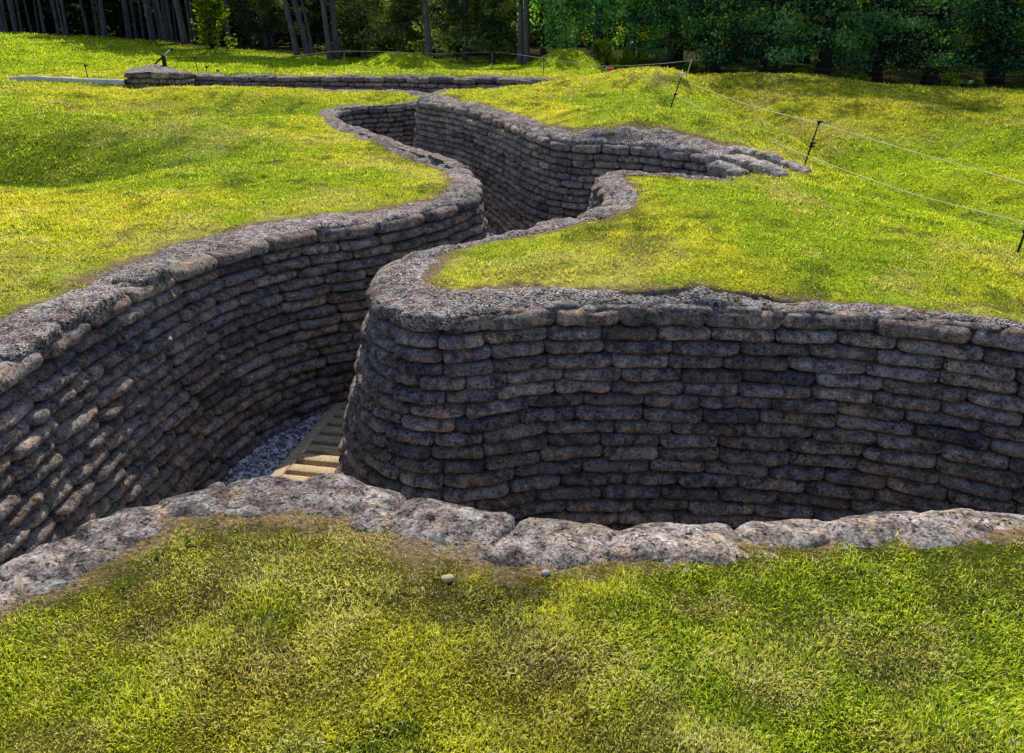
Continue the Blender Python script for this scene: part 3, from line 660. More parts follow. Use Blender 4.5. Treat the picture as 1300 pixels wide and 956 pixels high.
def build_wall(name, key, path, label, mat, cop_mat, H, course=.14, L=.45, batter=.25, D=.115, group=None,
               lodf=None, view=None, first=1.35, srange=None, top_h=None, cat='sandbag wall', coping=True, cop_rough=1.0, nparts=100):
    mid = path.P[len(path.P) // 2]
    root = thing(name, (mid[0], mid[1], mid[2] - H), label, cat, group)
    O = np.array(root.location)
    bags = []
    top_h = top_h or course * first
    nc = int((H - top_h) / course + 1.6)
    for c in range(nc + 1):
        h = top_h if c == 0 else course
        dcen = top_h / 2 if c == 0 else top_h + (c - .5) * course
        po = path.off(batter * dcen - .05 - (.02 if c == 0 else 0))
        ll = L * (1.22 if c == 0 else 1)
        s = rng.uniform(0, ll) - ll
        while s < po.L:
            cv = np.interp(min(s + ll / 2, po.L), po.S[:-6], np.linalg.norm(po.N[6:] - po.N[:-6], axis=1) / (po.S[6:] - po.S[:-6] + .02))
            l = ll * rng.uniform(.84, 1.16) * (.45 if cv > 1.6 else .7 if cv > .9 else 1)
            if key == 'C' and 8.7 < po.at(min(s, po.L))[1] and po.at(min(s, po.L))[0] < 1.5: l = ll * .42
            sc = s + l / 2
            s += l
            if sc < 0 or sc > po.L: continue
            p = po.at(sc); 
            wav = .022 * fbm(np.array([[sc / po.L * path.L * .55, c * .09 + ord(key)]]), 1, 2, 77)[0]
            zb = -dcen + wav + rng.normal(0, .003)
            if p[2] + zb < floor_z(p[1]) - .08: continue
            bags.append((c, po, sc, l, h, zb, p))
    # score each bag by the size it shows at
    C = np.array([[b[6][0], b[6][1], b[6][2] + b[5]] for b in bags])
    N = np.array([b[1].nor(np.array([b[2]]))[0] for b in bags])
    px, py, dep = screen(C)
    face = ((CAM[None, :2] - C[:, :2]) * N).sum(1) / dep
    vis = (px > -20) & (px < 1320) & (py > -10) & (py < 960) & (face > .05) & (dep > .5)
    if view is not None: vis &= view(px, py)
    score = np.where(vis, (.25 + face) / dep ** 2, 0)
    order = np.argsort(-score)
    sel = set(int(i) for i in order[:nparts] if score[i] > 0)
    mb = MB(); shown = 0
    for i, (c, po, sc, l, h, zb, p) in enumerate(bags):
        d = dep[i] if dep[i] > .3 else 9
        lod = 1 if (d < 8.5 and vis[i]) else 2 if (d < 20 and (vis[i] or d < 9)) else 3
        k = 1.0
        V, F = bag(po, sc, l * 1.02, h * 1.0, D * rng.uniform(.85, 1.15) * (1.35 if c == 0 else 1), zb, lod, int(rng.integers(1e9)),
                   tilt=rng.normal(0, .010), sag=rng.uniform(-.003, .006), rough=1.5 if c == 0 else 1.0)
        t = float(np.clip(rng.normal(0, .42), -1, 1))
        if i in sel:
            me = mesh_np('sandbag', V - O, F, mat, True, {'tint': np.full(len(V), t)})
            obj('sandbag', me, root); shown += 1
        else:
            mb.add(V, F, t)
    if mb.n:
        tag(obj('sandbag_courses', mb.mesh('sandbag_courses', mat, O), root), kind='stuff')
    # dark mortar face behind the bags
    k = np.arange(0, len(path.P), 3)
    depths = np.linspace(.03, H + .15, 7)
    V = np.concatenate([np.concatenate([path.P[k, :2] + path.N[k] * (batter * dd - .075), path.P[k, 2:3] - dd], 1) for dd in depths])
    n = len(k)
    i = (np.arange(6)[:, None] * n + np.arange(n - 1)[None]).ravel()
    F = np.stack([i, i + 1, i + n + 1, i + n], 1)
    obj('mortar_face', mesh_np('mortar_face', V - O, F, M_MORTAR, True, {'tint': np.full(len(V), -1.0)}), root)
    if coping:
        # cement capping from the top bags back under the turf
        k = np.arange(0, len(path.P), 1)
        fr = np.array([0, .04, .10, .18, .28, .4, .55, .7, .85, 1.0])
        W = np.maximum(path.W[k], (.17 if key == 'D' else .24) + .02 * np.clip(path.P[k, 1] - 10, 0, 14)) + .14
        o0 = .015 if key == 'D' else -.03
        ofs = np.array([o0 + f * (W - o0) for f in fr])      # behind the rim
        XY = path.P[None, k, :2] - path.N[None, k] * ofs[..., None]
        flat = XY.reshape(-1, 2)
        z = ground(flat)
        zr = np.tile(path.P[k, 2], len(fr))
        fz = np.repeat(fr, len(k))
        bl = np.clip(fz / .5, 0, 1)
        z = z * bl + zr * (1 - bl)
        lift = np.interp(fz, [0, .04, .10, .3, .5, .8, 1.0], [-.08, -.01, .018, .034, .034, .022, -.09] if key != 'D' else [-.10, -.03, -.006, .006, .010, .008, -.08])
        nz = cop_rough * (.022 * fbm(flat, 2.6, 3, 61) + .016 * fbm(flat, 9, 3, 62) + .006 * fbm(flat, 30, 2, 63))
        lift = lift - (.055 if key == 'C' else .04 if key != 'D' else .02) * sstep(ofs.ravel() - np.tile(path.W[k], len(fr)), .04, .16)
        z = z + lift + nz * np.interp(fz, [0, .1, 1], [.4, 1, .8])
        V = np.concatenate([flat, z[:, None]], 1)
        n = len(k); m = len(fr)
        i = (np.arange(m - 1)[:, None] * n + np.arange(n - 1)[None]).ravel()
        F = np.stack([i, i + 1, i + n + 1, i + n], 1)
        t = .5 * fbm(flat, .8, 2, 71)
        if key == 'D':
            V[:, 2] += -.008 * np.interp(fz, [0, .1, .7, 1], [0, 1, .6, 0]) * (1 - sstep(flat[:, 0], -.1, .3))
            t = t + 1.1 * sstep(flat[:, 0], -.1, .4)
        obj('coping', mesh_np('coping', V - O, F, cop_mat, True, {'tint': t}), root)
    print('wall', key, len(bags), 'bags', shown, 'parts')
    return root
M_MORTAR = mat_simple('dark_mortar', (.012, .011, .011), .95, .3, 20)
GR = 'sandbag walls lining the trenches'
build_wall('sandbag_wall', 'A', pA, 'long S-shaped dark sandbag wall of the left grass bank, from the left edge to a rounded nose', M_BAG, M_COP, 2.0, course=.110, L=.52, first=1.4, batter=.18, D=.12, group=GR,
           view=lambda x, y: (y < 655) & (y > 230))
build_wall('sandbag_wall', 'C', pC, 'broad dark sandbag wall of the middle grass island, rounded corner at its left end', M_BAG, M_COP, 2.0, course=.108, L=.52, first=1.4, D=.12, group=GR,
           view=lambda x, y: (y < 660) & (x > 430))
build_wall('sandbag_wall', 'B', pB, 'tall brownish sandbag wall behind the island, stepping from the far bend to the sloping bags', M_BAGB, M_COP, 2.2, course=.112, L=.38, batter=.13, first=1.4, group=GR,
           view=lambda x, y: (y > 100))
build_wall('sandbag_wall', 'E', pE, 'short dark sandbag wall closing the far left bend of the trench', M_BAG, M_COP, 1.7, course=.12, L=.40, group=GR)
build_wall('sandbag_wall', 'F', pF, 'low far sandbag wall running along the meadow before the trees', M_BAG, M_COP, 1.9, course=.125, L=.6, group=GR)
build_wall('sandbag_wall', 'G', pG, 'near lip of the far trench, grey coping just showing in the grass', M_BAG, M_COP, 1.6, course=.16, L=.6, group=GR)
build_wall('parapet_wall', 'D', pD, 'weathered lichened parapet edge along the foreground grass', M_COPD, M_COPD, 2.0, group=GR, cop_rough=1.5, nparts=60)

# big flat bags and stones lying on the foreground parapet
def lump(path, s0, L, depth, h, back, zc, seed, mat, parent, name, tilt=0.0, rough=1.0, e=.55, nu=30, nt=28):
    r = np.random.default_rng(seed)
    a = np.linspace(-1, 1, nu); u = np.sign(a) * (1 - (1 - np.abs(a)) ** 1.6)
    th = np.linspace(-np.pi, np.pi, nt, endpoint=False)
    fe = np.clip(1 - np.abs(u) ** r.uniform(5, 8), 0, 1) ** .5
    c = np.sign(np.cos(th)) * np.abs(np.cos(th)) ** e; sn = np.sign(np.sin(th)) * np.abs(np.sin(th)) ** e
    out = depth / 2 * c[None] * (.5 + .5 * fe[:, None]) * (fe[:, None] > 0) 
    zz = h / 2 * sn[None] * (.25 + .75 * fe[:, None])
    s = np.clip(s0 + u * L / 2, 0, path.L); P = path.at(s); N = path.nor(s)
    V = np.empty((nu, nt, 3))
    V[..., :2] = P[:, None, :2] + N[:, None] * (out - back)[..., None]
    V[..., 2] = P[:, None, 2] + zc + zz + (tilt * u)[:, None]
    V = V.reshape(-1, 3); o = r.uniform(-50, 50, 3)
    V[:, 2] += rough * (.016 * fbm(V + o, 4.5, 3, 1) + .007 * fbm(V + o, 18, 2, 4))
    V[:, :2] += (rough * .022 * fbm(V + o, 5, 3, 2))[:, None] * np.repeat(N, nt, 0)
    i = np.arange(nu - 1)[:, None] * nt; j = np.arange(nt)[None]; k = (j + 1) % nt
    F = np.stack([i + j, i + nt + j, i + nt + k, i + k], -1).reshape(-1, 4)
    caps = np.array([list(range(nt)), list(range(nu * nt - 1, nu * nt - nt - 1, -1))])
    O = np.array(parent.location) if parent else np.zeros(3)
    t = float(np.clip(r.normal(0, .3), -1, 1))
    return obj(name, mesh_np(name, V - O, [F, caps], mat, True, {'tint': np.full(len(V), t)}), parent)

def near_s(path, x, y):
    return float(path.S[np.argmin((path.P[:, 0] - x) ** 2 + (path.P[:, 1] - y) ** 2)])
parapet = [o for o in COL.objects if o.name.startswith('parapet_wall')][0]
sp = [near_s(pD, *q) for q in [(-2.35, 2.36), (-2.08, 2.66), (-1.91, 2.95), (-1.66, 3.2), (-1.42, 3.36), (-1.05, 3.4), (-.62, 3.32), (-.47, 3.2), (-.02, 3.07)]]
for i in range(len(sp) - 1):
    small = i == 6
    lump(pD, (sp[i] + sp[i + 1]) / 2, (sp[i + 1] - sp[i]) * 1.04, .24 if small else rng.uniform(.30, .36), (.14), .10 if not small else .2, -.046 + rng.uniform(-.012, .015) - (.02 if small else 0),
         900 + i, M_COPD, parapet, 'coping_bag', tilt=rng.uniform(-.012, .012), rough=1.2)
# broken pale cement along its right half
r = np.random.default_rng(5)
s = near_s(pD, .05, 3.05); sE = near_s(pD, 4.6, 2.4)
while s < sE:
    l = r.uniform(.22, .6)
    lump(pD, s + l / 2, l * 1.25, r.uniform(.12, .20), r.uniform(.09, .13), r.uniform(.05, .08), r.uniform(-.075, -.045), int(r.integers(1e6)), M_COPL, parapet, 'coping_fragment', tilt=r.uniform(-.02, .02), rough=2.0, e=.8)
    s += l
# large cap bags of the island nose and the slab on the left bank
walls = [o for o in COL.objects if o.name.startswith('sandbag_wall')]
wA, wC = walls[0], walls[1]
for q, L_, d_ in [((-.66, 5.78), .55, .34), ((-1.0, 6.05), .5, .34), ((-1.17, 6.75), .55, .3), ((-.3, 5.82), .5, .32)]:
    lump(pC, near_s(pC, *q), L_, d_, .15, .10, -.045, int(q[1] * 1000), M_COP, wC, 'coping_bag', rough=1.1)
for q, L_ in [((-3.33, 6.05), .62), ((-3.2, 6.75), .5), ((-3.4, 5.2), .62), ((.45, 8.27), .5), ((.9, 8.55), .45), ((-3.36, 5.65), .3)]:
    w = wA if q[0] < -2 else wC
    p = pA if q[0] < -2 else pC
    lump(p, near_s(p, *q), L_, .34, .16, .08, -.01, int(q[1] * 777), M_COP, w, 'coping_bag', rough=1.3)

s, sE = near_s(pC, 4.7, 5.05), near_s(pC, -.2, 5.86)
if s > sE: s, sE = sE, s
r = np.random.default_rng(21)
while s < sE:
    l = r.uniform(.40, .60)
    lump(pC, s + l / 2, l * 1.04, r.uniform(.27, .33), .155, .085, -.062 + r.uniform(-.012, .012), int(r.integers(1e6)), M_COPD, wC, 'coping_bag', tilt=r.uniform(-.01, .01), rough=.8)
    s += l

# sloping bags at the end of the branch trench
root = thing('sandbag_ramp', ENDBAGS[0][0], 'pale sunlit sandbags lying in sloping rows at the end of the branch trench', 'sandbags')
for ri, row in enumerate(ENDBAGS):
    P = np.array(row)
    p = Path(catmull(P, 10), -1, sm=2)
    p.P[:, 2] += .02
    n = max(1, round(p.L / .44)); 
    for i in range(n):
        l = p.L / n
        lump(p, (i + .5) * l, l * 1.06, .30, .20, 0, .0, 4000 + ri * 10 + i, M_PALEBAG, root, 'sandbag', rough=1.4, e=.7)

# ------------------------------------------------------------------ duckboard
du = np.array([.34, 1.8]); du /= np.linalg.norm(du)
dr = np.array([du[1], -du[0]])
dz = -1.935
ang = math.atan2(du[1], du[0])
def dloc(t, w): q = np.array([-2.29, 6.57]) + du * t + dr * w; return (q[0], q[1])
c0 = dloc(.2, .34)
root = thing('duckboard', (c0[0], c0[1], dz - .03), 'tan slatted concrete duckboard lying on the gravel of the trench floor', 'duckboard', rotz=ang)
t0, t1 = -1.5 - .2, 1.83 - .2
for w in (-.285, .285):
    b = MB(); b.box((( t0 + t1) / 2, w, .045), (t1 - t0, .105, .085), bev=.008)
    obj('side_rail', b.mesh('side_rail', M_DUCK, smooth=False), root)
t = t0 + .065
r = np.random.default_rng(3)
while t < t1:
    b = MB(); b.box((t, 0, .044 + r.normal(0, .002)), (.128, .464, .08), bev=.008)
    obj('slat', b.mesh('slat', M_DUCK, smooth=False), root)
    t += .2

# ------------------------------------------------------------------ far emplacement, kerb
p = Path(catmull(np.array([(BUNK[0][0] - .02, BUNK[0][1] + .9, BUNK[0][2])] + BUNK + [(BUNK[3][0] + .05, BUNK[3][1] + .8, BUNK[3][2])]), 8), -1, sm=2)
p.W = np.full(len(p.P), .3)
root = build_wall('sandbag_emplacement', 'H', p, 'squat sandbag emplacement with a domed cement roof, left end of the far wall', M_BAG, M_COP, .62, course=.15, L=.5, coping=False, batter=.05, cat='emplacement')
O = np.array(root.location)
# domed roof
nu, nv = 28, 12
bt = np.array(BUNKTOP); V = []
for j in range(nv):
    f = j / (nv - 1)
    for i in range(nu):
        u = i / (nu - 1)
        x = BUNK[0][0] + .06 + u * (bt[-1, 0] - BUNK[0][0] - .02)
        ridge = np.interp(x, bt[:, 0], bt[:, 2]); front = np.interp(x, [b[0] for b in BUNK], [b[2] for b in BUNK])
        if x > BUNK[3][0]: front = ridge - .05
        g = math.sin(min(1, f / .6) * math.pi / 2) if f < .6 else math.cos((f - .6) / .4 * math.pi / 2)
        z = front - .04 + (ridge - front + .04) * g - (.55 * (f - .6) / .4 if f > .6 else 0)
        V.append((x, BUNK[1][1] - .1 + f * 2.4, z))
V = np.array(V); V[:, 2] += .02 * fbm(V[:, :2], 3, 3, 5)
ii = (np.arange(nv - 1)[:, None] * nu + np.arange(nu - 1)[None]).ravel()
obj('roof', mesh_np('roof', V - O, np.stack([ii, ii + 1, ii + nu + 1, ii + nu], 1), M_COP, True, {'tint': np.full(len(V), .3)}), root)
# post with a slanting bar standing on it
a, b, c, d = [np.array(q) for q in BUNKPOST]
root = thing('metal_post', a - (0, 0, .05), 'black metal post with a slanting bar on the emplacement roof', 'post')
m = MB(); m.tube([a - (0, 0, .1), (a + b) / 2, b], [.07, .066, .062], 8); obj('post', m.mesh('post', M_STAKE, root.location), root)
m = MB(); m.tube([c, (c + d) / 2, d], .027, 8); m.tube([d, d + (d - c) * .05], .05, 8); obj('bar', m.mesh('bar', M_STAKE, root.location), root)

P = catmull(np.array(RIM_KERB), 8)
V = []; nn = len(P)
prof = [(-.09, -.12), (-.09, .02), (-.05, .06), (.05, .065), (.25, .05), (.3, -.1)]
for q in P:
    for (yy, zz) in prof: V.append((q[0], q[1] + yy, q[2] + zz))
V = np.array(V); V[:, 2] += .06 + .018 * fbm(V[:, :2], 1.6, 3, 31)
k = len(prof); ii = (np.arange(nn - 1)[:, None] * k + np.arange(k - 1)[None]).ravel()
M_PALE = mat_simple('pale_cement', (.55, .5, .47), .9, .3, 8, .4)
tag(obj('trench_coping', mesh_np('trench_coping', V, np.stack([ii, ii + k, ii + k + 1, ii + 1], 1), M_PALE)), 'long white sunlit strip of cement coping left of the emplacement', 'coping')
P = catmull(np.array(PKERB), 8); V = []; nn = len(P)
for q in P:
    for (yy, zz) in prof: V.append((q[0], q[1] + yy * 1.6, q[2] + zz * 1.1 - .03))
V = np.array(V); ii = (np.arange(nn - 1)[:, None] * k + np.arange(k - 1)[None]).ravel()
tag(obj('kerb', mesh_np('kerb', V, np.stack([ii, ii + k, ii + k + 1, ii + 1], 1), mat_simple('kerb_grey', (.22, .21, .21), .9, .3, 8, .4))), 'small curved grey kerb on the crest of the right hill', 'kerb')

# ------------------------------------------------------------------ rope fence
def fence_post(base, top, label, mat=M_STAKE, rad=.012, clips=(1.0, .5, .42), group=None, cat='fence post', clip=M_CLIP, cs=.028, name='fence_post'):
    base = np.array(base); top = np.array(top)
    root = thing(name, base, label, cat, group)
    m = MB(); m.tube([base - (top - base) * .3, (base + top) / 2, top], [rad, rad, rad], 8)
    obj('shaft', m.mesh('shaft', mat, base), root)
    ax = (top - base) / np.linalg.norm(top - base)
    for c in clips:
        q = base + (top - base) * c
        m = MB(); m.tube([q - ax * cs * .9, q - ax * cs * .4, q + ax * cs * .4, q + ax * cs * .9], [cs * .5, cs, cs, cs * .5], 8)
        m.box(q + np.array([cs * 1.2, 0, 0]), (cs * 1.3, cs * .7, cs * .8))
        obj('insulator', m.mesh('insulator', clip, base), root)
    return root
GF = 'stakes of the rope fence around the trenches'
fence_post(*P2, 'black leaning fence stake with two clips, on the slope right of the sloping bags', group=GF)
fence_post(*P1, 'black leaning fence stake with a white top clip on the bank crest', clips=(.45,), group=GF)
w1 = [o for o in COL.objects if o.name == 'fence_post.001'][0]
m = MB(); q = np.array(P1[1]); m.tube([q - (.006, 0, .05), q - (0, 0, .02), q + (.003, 0, .03), q + (.006, 0, .05)], [.02, .036, .036, .016], 8)
obj('insulator', m.mesh('insulator', M_WHITE, P1[0]), w1)
fence_post(*P3, 'black leaning fence stake cut off by the right edge of the picture', group=GF)
fence_post(*P0, 'thin pale leaning rod beside the stake on the bank crest', mat=M_ROPE, rad=.012, clips=(), group=GF)
def rope(pts, rad, mat, label, name='fence_rope', cat='rope', group=None, sag=0.0):
    P = catmull(np.array(pts), 10)
    m = MB(); m.tube(P, rad, 6)
    return tag(obj(name, m.mesh(name, mat)), label, cat, group)
rope(FRONTUP, .0052, M_ROPE, 'upper pale rope running down the right slope from the bank crest')
rope(FRONTLOW, .0052, M_ROPE, 'lower pale rope running along the grass edge above the hollow on the right')
rope(UPROPE, .0075, M_WIRE, 'upper grey rope strung across the far meadow in front of the trees')
rope(LOWROPE, .007, M_WIRE, 'lower grey rope along the far meadow near the grass mounds')
lb = ['thin post of the meadow rope fence right of the pine with low foliage', 'thin grey post of the meadow rope fence above the far wall, left of centre',
      'thin post carrying the rope just left of the red sign', 'thin fence post beside the right grass mound']
for (b, t), l in zip(BPOSTS, lb):
    fence_post(b, t, l, mat=M_GALV, rad=.016, clips=(.97,), group='posts of the far rope fence', cs=.03)
lb = ['thin dark stake in the rough grass behind the white coping', 'dark leaning stake just right of the emplacement', 'short dark stake second right of the emplacement', 'tiny dark stake third right of the emplacement']
for (b, t), l in zip(STAKES, lb):
    fence_post(b, t, l, rad=.016, clips=(1.0,) if l[0] != 'd' else (1.0, .15), group='stakes in the rough grass behind the far wall', cs=.045, name='marker_stake', cat='stake')
root = thing('warning_sign', SIGN, 'small red warning sign with a white edge hanging on the far rope', 'sign')
m = MB(); m.box((0, 0, 0), (.165, .008, .15), bev=.003); obj('panel', m.mesh('panel', M_RED, smooth=False), root)
m = MB()
for sx in (-1, 1): m.box((sx * .086, -.002, 0), (.012, .011, .166))
for sz in (-1, 1): m.box((0, -.002, sz * .078), (.159, .011, .011))
obj('border', m.mesh('border', M_WHITE, smooth=False), root)
for sx in (-.06, .06):
    m = MB(); m.tube([(sx, 0, .08), (sx, 0, .13)], .004, 6); obj('hanger', m.mesh('hanger', M_WIRE), root)
for n_, (b, t) in enumerate(RFENCE):
    fence_post(b, t, ['dark fence post at the left end of the wire fence, beside the bank crest', 'dark wire fence post above the kerb on the right hill', 'dark wire fence post above the middle of the right hill crest',
                      'dark wire fence post right of the hill crest', 'dark wire fence post carrying the small white label', 'last dark wire fence post near the right edge', 'dark wire fence post beyond the right edge'][n_], mat=M_STAKE, rad=.018, clips=(), group='posts of the wire fence before the dark trees', name='fence_post')
tops = np.array([t for b, t in RFENCE]); bots = np.array([b for b, t in RFENCE])
for f_, l in [(.93, 'top dark wire of the fence before the trees on the right'), (.45, 'lower dark wire of the fence before the trees on the right')]:
    rope(bots + (tops - bots) * f_, .008, M_WIRED, l, name='fence_wire', cat='wire')
root = thing('label_plate', LABEL, 'small white plate on the wire fence near the right edge', 'sign')
m = MB(); m.box((0, 0, 0), (.13, .008, .10), bev=.003); obj('panel', m.mesh('panel', M_WHITE, smooth=False), root)
m = MB(); m.tube([(0, .01, .05), (0, .01, .1)], .005, 6); obj('hanger', m.mesh('hanger', M_WIRED), root)

# ------------------------------------------------------------------ trees
def leaves(C, size, seed, flat=.5, aspect=1.6):
    """one diamond leaf per centre"""
    r = np.random.default_rng(seed); n = len(C)
    a = r.standard_normal((n, 3)); a[:, 2] *= flat; a /= np.linalg.norm(a, axis=1)[:, None]
    b = r.standard_normal((n, 3)); b -= a * (a * b).sum(1)[:, None]; b /= np.linalg.norm(b, axis=1)[:, None]
    s = (size * r.uniform(.6, 1.4, n))[:, None]
    V = np.stack([C + a * s * aspect * .5, C + b * s * .5, C - a * s * aspect * .5, C - b * s * .5], 1).reshape(-1, 3)
    F = np.arange(n * 4).reshape(-1, 4)
    return V, F
def tint_of(C, seed, sc=.8):
    return np.clip(.36 + .75 * fbm(C, sc * 1.2, 2, seed) + .18 * np.random.default_rng(seed).standard_normal(len(C)), 0, 1)

def trunk_pts(h, r0, lean=0.0, seed=0, n=9, wob=.10):
    r = np.random.default_rng(seed); z = np.linspace(-.3, h, n)
    x = lean * z + wob * np.sin(z * r.uniform(.25, .5) + r.uniform(0, 6)) * np.clip(z / 3, 0, 1); y = wob * np.sin(z * r.uniform(.25, .5) + r.uniform(0, 6)) * np.clip(z / 3, 0, 1)
    rad = r0 * (1 - .62 * np.clip(z / h, 0, 1)); rad[0] *= 1.45; rad[1] *= 1.08
    return np.stack([x, y, z], 1), rad

def pine_mesh(seed, dead=False, r0=.2, lean=0.0):
    r = np.random.default_rng(seed); m = MB()
    P, rad = trunk_pts(8.6, r0, lean, seed, 12); m.tube(P, rad, 10)
    for i in range(7 if dead else 4):                       # dead snags on the lower trunk
        z = r.uniform(1.6, 6); th = r.uniform(0, 6.28); l = r.uniform(.3, 1.0)
        b = np.array([np.interp(z, P[:, 2], P[:, 0]), np.interp(z, P[:, 2], P[:, 1]), z]); d = np.array([math.cos(th), math.sin(th), r.uniform(-.1, .35)])
        m.tube([b, b + d * l * .5 + (0, 0, .03), b + d * l], [.035, .022, .007], 5)
    C = []
    for i in range(26):
        z = r.uniform(5.4, 8.8); th = r.uniform(0, 6.28); l = r.uniform(.6, 2.2) * (1.1 - .5 * abs(z - 6.8) / 2.5)
        b = np.array([np.interp(z, P[:, 2], P[:, 0]), np.interp(z, P[:, 2], P[:, 1]), z]); e = b + np.array([math.cos(th) * l, math.sin(th) * l, r.uniform(0, .7)])
        m.tube([b, (b + e) / 2 + (0, 0, .1), e], [.05, .03, .01], 5)
        for k in range(3):
            C.append(e + r.normal(0, .35, 3)[None] + r.normal(0, .3, (26, 3)) * [1, 1, .5])
    C = np.concatenate(C); V, F = leaves(C, .20, seed + 1)
    return m.mesh('trunk', M_PINEBARK), mesh_np('crown', V, F, M_NEEDLE, False, {'tint': np.repeat(tint_of(C, seed), 4)})

def lowpine_mesh(seed):
    r = np.random.default_rng(seed); m = MB()
    P, rad = trunk_pts(7.6, .15, 0.02, seed, 10); m.tube(P, rad, 9)
    C = []
    for i in range(90):
        z = 1.0 + 6.5 * r.uniform(0, 1) ** 1.3; th = r.uniform(0, 6.28); l = r.uniform(.7, 1.0) * (2.9 - .32 * z) * r.uniform(.55, 1.1)
        b = np.array([np.interp(z, P[:, 2], P[:, 0]), np.interp(z, P[:, 2], P[:, 1]), z])
        e = b + np.array([math.cos(th) * l, math.sin(th) * l, r.uniform(-.5, .3)])
        m.tube([b, (b + e) / 2 + (0, 0, .12), e], [.035, .022, .008], 4)
        for k in range(4):
            f = r.uniform(.35, 1.05); q = b + (e - b) * f + r.normal(0, .14, 3)
            C.append(q + r.normal(0, 1, (40, 3)) * [.24, .24, .12])
    C = np.concatenate(C); V, F = leaves(C, .10, seed + 1)
    return m.mesh('trunk', M_PINEBARK), mesh_np('crown', V, F, M_NEEDLE2, False, {'tint': np.repeat(tint_of(C, seed), 4)})

def birch_mesh(seed, lean):
    r = np.random.default_rng(seed); m = MB()
    P, rad = trunk_pts(9, .17, lean, seed, 10); m.tube(P, rad, 9)
    C = []
    for i in range(120):
        z = r.uniform(3.2, 9.5); th = r.uniform(0, 6.28); l = r.uniform(.5, 3.0) * (1.1 - .07 * z)
        b = np.array([np.interp(z - .8, P[:, 2], P[:, 0]), np.interp(z - .8, P[:, 2], P[:, 1]), z - .8]); e = b + np.array([math.cos(th) * l, math.sin(th) * l, .8])
        if i < 36: m.tube([b, (b + e) / 2 + (0, 0, .15), e], [.04, .025, .008], 4)
        dl = min(r.uniform(.8, 3.4), e[2] - .9)
        n = int(60 * dl) + 8
        f = r.uniform(0, 1, n)
        q = e[None] + np.stack([.35 * f * math.cos(th) + r.normal(0, .15, n), .35 * f * math.sin(th) + r.normal(0, .15, n), -dl * f], 1)
        C.append(q)
    C = np.concatenate(C); V, F = leaves(C, .085, seed + 1, flat=1.3, aspect=1.8)
    return m.mesh('trunk', M_PINEBARK), mesh_np('crown', V, F, M_BIRCH, False, {'tint': np.repeat(tint_of(C, seed, 1.1), 4)})

def broad_mesh(seed):
    r = np.random.default_rng(seed); m = MB()
    P, rad = trunk_pts(7, .26, r.uniform(-.04, .04), seed, 8); m.tube(P, rad, 10)
    C = []
    for i in range(95):
        z = .75 + 8.7 * r.uniform(0, 1) ** 1.4; th = r.uniform(0, 6.28)
        R = 3.5 * math.sqrt(max(.05, 1 - ((z - 4.2) / 5.6) ** 2)); l = R * r.uniform(.35, 1.0) ** .6
        b = np.array([np.interp(min(z, 6.5), P[:, 2], P[:, 0]), np.interp(min(z, 6.5), P[:, 2], P[:, 1]), min(z + .5, 6.6)]); e = np.array([math.cos(th) * l, math.sin(th) * l, z])
        if i < 40: m.tube([b, (b + e) / 2 + (0, 0, .25), e], [.06, .035, .01], 4)
        n = r.integers(190, 330)
        C.append(e + r.normal(0, 1, (n, 3)) * np.array([.46, .46, .13]) * r.uniform(.5, 1.1))
    C = np.concatenate(C); C = C[C[:, 2] > .12]
    V, F = leaves(C, .066, seed + 1, flat=.6, aspect=1.5)
    return m.mesh('trunk', M_DARKBARK), mesh_np('crown', V, F, M_LEAF, False, {'tint': np.repeat(tint_of(C, seed, .9), 4)})

def bush_mesh(seed):
    r = np.random.default_rng(seed); m = MB(); C = []
    for i in range(46):
        th = r.uniform(0, 6.28); l = r.uniform(.1, .95); z = r.uniform(.25, 2.3); l *= math.sqrt(max(.1, 1 - (z / 2.6) ** 2))
        e = np.array([math.cos(th) * l, math.sin(th) * l, z])
        m.tube([(0, 0, -.1), e * .5 + (0, 0, .1), e], [.025, .015, .005], 4)
        C.append(e + r.normal(0, .17, (34, 3)))
    C = np.concatenate(C); V, F = leaves(C, .12, seed + 1)
    return m.mesh('stems', M_DARKBARK), mesh_np('foliage', V, F, M_BUSH, False, {'tint': np.repeat(tint_of(C, seed, 1.5), 4)})

M_NEEDLE2 = leaf_material('low_pine_needles', (.05, .10, .04), (.42, .50, .19), .3)

def plant(name, meshes, names, x, y, label, cat, group=None, rot=0.0, sc=1.0, sz=None):
    root = thing(name, (x, y, g1(x, y) - .03), label, cat, group, rot)
    root.scale = (sc, sc, sz or sc)
    for n_, me_ in zip(names, meshes): obj(n_, me_, root)
    return root

pines = [pine_mesh(100 + i, i == 3, .2, 0.0) for i in range(4)]
TP = ('trunk', 'crown')
r = np.random.default_rng(9)
for (x, y, rad, lean) in CROWD:
    o = plant('pine_tree', pines[r.integers(0, 4)], TP, x, y, 'slender dark pine trunk among the crowded trunks deep in the wood', 'pine tree', 'crowded pine trunks in the wood', r.uniform(0, 6.28), rad / .38, 1.0)
    o.rotation_euler = (r.normal(0, .02), lean, r.uniform(0, 6.28))
PL = ['pine trunk just left of the emplacement post, behind the ridge', 'thin pine trunk above the slanting bar of the emplacement post', 'thick pale pine trunk right of the emplacement post', 'very thin pine trunk close beside the thick pale one',
      'dark pine trunk right of the bright bush', 'strongly leaning pine, left one of the leaning pair', 'strongly leaning pine, right and thicker one of the leaning pair', 'slim pine standing behind the leaning pair',
      'straight grey pine, left one of the straight pair', 'straight grey pine with thick trunk, right one of the straight pair', 'thin straight pine right of the straight pair', 'stout pine with bare snags behind the left grass mound',
      'dark pine, left trunk of the close twin pines near the right mound', 'pine with forked top and dead snags, right trunk of the twin pines']
